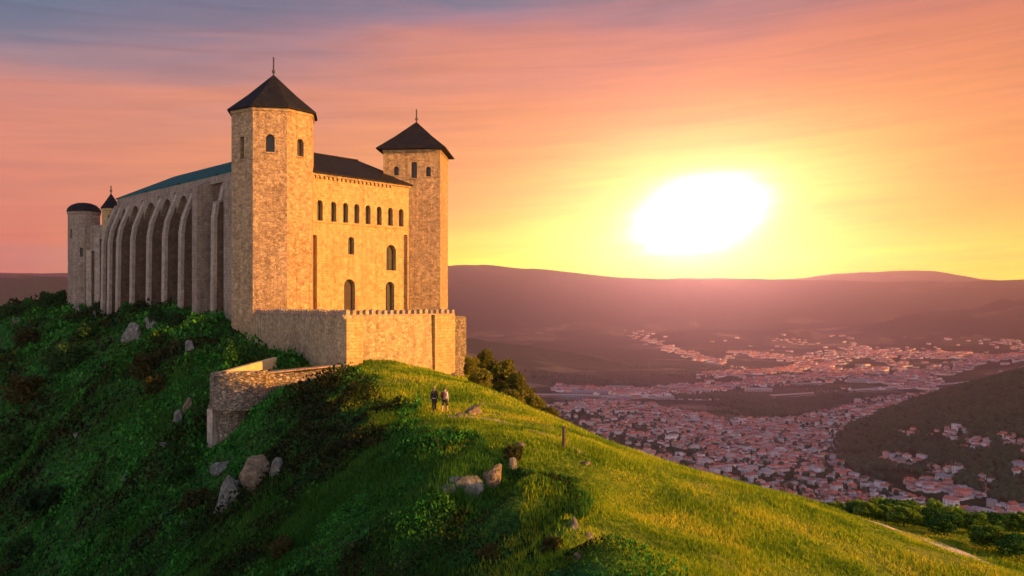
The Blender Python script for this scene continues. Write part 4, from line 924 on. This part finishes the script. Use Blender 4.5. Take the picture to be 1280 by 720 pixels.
person((ga[0], ga[1], Hp(ga[0], ga[1])), .5, (m_black, m_black, m_fair), 'person in black jacket and trousers standing on the sunny grass, left of the pair', .10,
  {'l': (-.25, -.03, 1.17, -.24, .06, .94), 'r': (.25, -.02, 1.17, .25, .06, .94)}, False)
person((gb[0], gb[1], Hp(gb[0], gb[1])), -.5, (m_pale, m_black, m_hair), 'person in pale top and dark shorts carrying a backpack, right of the pair', .2,
  {'l': (-.25, .06, 1.18, -.2, .24, 1.02), 'r': (.27, -.10, 1.18, .26, .0, .95)}, True)
SKY = .435; CORE = 360.0; SUNE = 5.0; HAZE = .88e-4; ANI = .86; EXPO = 1.05; BACK = 2.5
# ------------------------------------------------------------------ sky, sun, air, camera
SUN = Vector((.937, -.35, 0)).normalized(); SEL = math.radians(10)
W = bpy.data.worlds.new('World'); S.world = W; W.use_nodes = True; nt = W.node_tree
for n in list(nt.nodes): nt.nodes.remove(n)
out = nt.nodes.new('ShaderNodeOutputWorld')
sk = nt.nodes.new('ShaderNodeTexSky'); sk.sky_type = 'NISHITA'; sk.sun_disc = False; sk.sun_elevation = SEL; sk.sun_rotation = math.atan2(SUN.x, SUN.y)
b1 = N(nt, 'ShaderNodeBackground', {'Color': sk.outputs[0], 'Strength': .012})
tc = nt.nodes.new('ShaderNodeTexCoord').outputs['Generated']
sp = N(nt, 'ShaderNodeSeparateXYZ', {0: tc}).outputs
az = mth(nt, 'ARCTAN2', sp[0], sp[1]); el = mth(nt, 'ARCSINE', sp[2])
# wisps: long thin streaks of cloud bend the colour bands a little
wv = N(nt, 'ShaderNodeCombineXYZ', {0: mth(nt, 'MULTIPLY', az, 1.6), 1: mth(nt, 'MULTIPLY', mth(nt, 'ADD', el, mth(nt, 'MULTIPLY', az, -.05)), 13), 2: 0.0}).outputs[0]
w1 = noise(nt, wv, 1.5, 6, .55, .5); w1c = mth(nt, 'SUBTRACT', w1, .5)
el2 = mth(nt, 'ADD', el, mth(nt, 'MULTIPLY', w1c, .15))
e = mth(nt, 'MULTIPLY', el2, 1/.62)
def E(y): return max(0, ((HZ-y)/1130)/.62)
def band(st): return ramp(nt, e, [(E(y), srgb(c)) for y, c in st]+[(.62, srgb('#566684')), (.95, srgb('#46587a'))])
skyL = band([(378, '#b98a92'), (345, '#d98468'), (325, '#f27a48'), (280, '#f47f50'), (200, '#f08654'), (150, '#df8662'), (105, '#9c7c80'), (60, '#5e6e84'), (0, '#446680')])
skyC = band([(378, '#ffce30'), (330, '#ffe600'), (300, '#ffd030'), (255, '#fbac48'), (200, '#f99a44'), (130, '#f28e58'), (80, '#dd866c'), (40, '#a87c86'), (0, '#6c7488')])
skyR = band([(378, '#f0a040'), (345, '#ffb430'), (300, '#ffbc3c'), (250, '#fbac40'), (200, '#f89c40'), (120, '#f28c48'), (60, '#e68254'), (0, '#cc7862')])
fa = mth(nt, 'DIVIDE', mth(nt, 'ADD', az, .50), .46)
c = mixc(nt, mth(nt, 'MINIMUM', mth(nt, 'MAXIMUM', fa, 0), 1), skyL, skyC)
fb = mth(nt, 'DIVIDE', mth(nt, 'ADD', az, .02), .50)
c = mixc(nt, mth(nt, 'MINIMUM', mth(nt, 'MAXIMUM', fb, 0), 1), c, skyR)
# behind the viewer the sky is dusk blue
bk = N(nt, 'ShaderNodeMapRange', {0: sp[1], 1: .35, 2: -.5, 3: 0.0, 4: 1.0}).outputs[0]
bkc = ramp(nt, el, [(0, srgb('#a0948c')), (.3, srgb('#8c8c96')), (.9, srgb('#64708c'))])
bkc = N(nt, 'ShaderNodeVectorMath', {0: bkc, 3: BACK}, operation='SCALE').outputs[0]
c = mixc(nt, bk, c, bkc)
# glow round the low sun
A_S, E_S = math.atan((872-640)/F), .094
da = mth(nt, 'ADD', mth(nt, 'SUBTRACT', az, A_S), mth(nt, 'MULTIPLY', w1c, .05)); de = mth(nt, 'ADD', mth(nt, 'SUBTRACT', el, E_S), mth(nt, 'MULTIPLY', w1c, .035))
def blob(ra, re, sk_=0.0, p=1.0):
    x = mth(nt, 'DIVIDE', mth(nt, 'ADD', da, mth(nt, 'MULTIPLY', de, sk_)), ra); y = mth(nt, 'DIVIDE', de, re)
    r2 = mth(nt, 'ADD', mth(nt, 'MULTIPLY', x, x), mth(nt, 'MULTIPLY', y, y))
    if p != 1: r2 = mth(nt, 'POWER', r2, p)
    return mth(nt, 'EXPONENT', mth(nt, 'MULTIPLY', r2, -1))
def addg(c, f, col, s):
    v = N(nt, 'ShaderNodeVectorMath', {0: tuple(x*s for x in col), 3: f}, operation='SCALE').outputs[0]
    return N(nt, 'ShaderNodeVectorMath', {0: c, 1: v}, operation='ADD').outputs[0]
streak = N(nt, 'ShaderNodeMapRange', {0: w1, 1: .3, 2: .7, 3: .65, 4: 1.35}).outputs[0]
c = addg(c, mth(nt, 'MULTIPLY', blob(.36, .11, 0, .8), streak), (1, .50, .03), .40)
c = addg(c, mth(nt, 'MULTIPLY', blob(.155, .075, -.5, .9), streak), (1, .74, .10), 2.0)
hb = mth(nt, 'EXPONENT', mth(nt, 'MULTIPLY', mth(nt, 'POWER', mth(nt, 'ABSOLUTE', mth(nt, 'DIVIDE', mth(nt, 'SUBTRACT', el, .03), .045)), 2.0), -1))
hb = mth(nt, 'MULTIPLY', hb, N(nt, 'ShaderNodeMapRange', {0: az, 1: -.35, 2: -.05, 3: 0.0, 4: 1.0}).outputs[0])
c = addg(c, mth(nt, 'MULTIPLY', hb, streak), (1, .60, .0), 1.1)
lift = mth(nt, 'MULTIPLY_ADD', mth(nt, 'EXPONENT', mth(nt, 'MULTIPLY', mth(nt, 'POWER', mth(nt, 'ABSOLUTE', mth(nt, 'DIVIDE', el, .055)), 2.0), -1)), 1.6, 1.0)
c = N(nt, 'ShaderNodeVectorMath', {0: c, 3: lift}, operation='SCALE').outputs[0]
c = addg(c, blob(.0200, .0130, -.42, .62), (1, .55, .32), CORE)
w2 = noise(nt, N(nt, 'ShaderNodeVectorMath', {0: wv, 1: (1.4, 3.2, 1)}, operation='MULTIPLY').outputs[0], 2.2, 6, .6, .8)
c = N(nt, 'ShaderNodeVectorMath', {0: c, 3: N(nt, 'ShaderNodeMapRange', {0: w2, 1: .3, 2: .7, 3: .86, 4: 1.14}).outputs[0]}, operation='SCALE').outputs[0]
c = N(nt, 'ShaderNodeVectorMath', {0: c, 3: SKY}, operation='SCALE').outputs[0]
b2 = N(nt, 'ShaderNodeBackground', {'Color': c, 'Strength': 1.0})
ad = nt.nodes.new('ShaderNodeAddShader'); nt.links.new(b1.outputs[0], ad.inputs[0]); nt.links.new(b2.outputs[0], ad.inputs[1])
nt.links.new(ad.outputs[0], out.inputs['Surface'])
W.cycles.sampling_method = 'MANUAL'; W.cycles.sample_map_resolution = 2048

L = bpy.data.lights.new('sun', 'SUN'); L.energy = SUNE; L.angle = math.radians(.6); L.color = (1.0, .44, .07)
so = bpy.data.objects.new('sun', L); COL.objects.link(so)
sd = Vector((SUN.x*math.cos(SEL), SUN.y*math.cos(SEL), math.sin(SEL))); so.rotation_euler = sd.to_track_quat('Z', 'Y').to_euler(); so.location = (60, -20, 60)

if HAZE > 0:
    mb = MB(); mb.prism([(-10600, -600, ZMIN-1), (10600, -600, ZMIN-1), (10600, 14700, ZMIN-1), (-10600, 14700, ZMIN-1)], (0, 0, ZMAX+3-ZMIN))
    hm = bpy.data.materials.new('valley_haze'); hm.use_nodes = True; h = hm.node_tree
    for n in list(h.nodes): h.nodes.remove(n)
    vo = N(h, 'ShaderNodeVolumePrincipled', {'Color': (.85, .58, .98, 1), 'Density': HAZE, 'Anisotropy': ANI}); oo = h.nodes.new('ShaderNodeOutputMaterial')
    h.links.new(vo.outputs[0], oo.inputs['Volume'])
    tag(mb.build('haze', hm), kind='stuff')

cam = bpy.data.cameras.new('camera'); co = bpy.data.objects.new('camera', cam); COL.objects.link(co); S.camera = co
cam.sensor_width = 36; cam.lens = 36*F/1280; cam.clip_end = 40000; cam.clip_start = .5
co.location = (0, 0, 0); co.rotation_euler = (math.radians(90), 0, 0); cam.shift_y = -(HZ-360)/1280*-1
S.view_settings.view_transform = 'Standard'; S.view_settings.look = 'None'; S.view_settings.exposure = EXPO; S.view_settings.gamma = 1
S.cycles.use_denoising = True; S.cycles.max_bounces = 6; S.cycles.volume_bounces = 1; S.cycles.transparent_max_bounces = 8
S.cycles.sample_clamp_indirect = 8; S.cycles.caustics_reflective = False; S.cycles.caustics_refractive = False
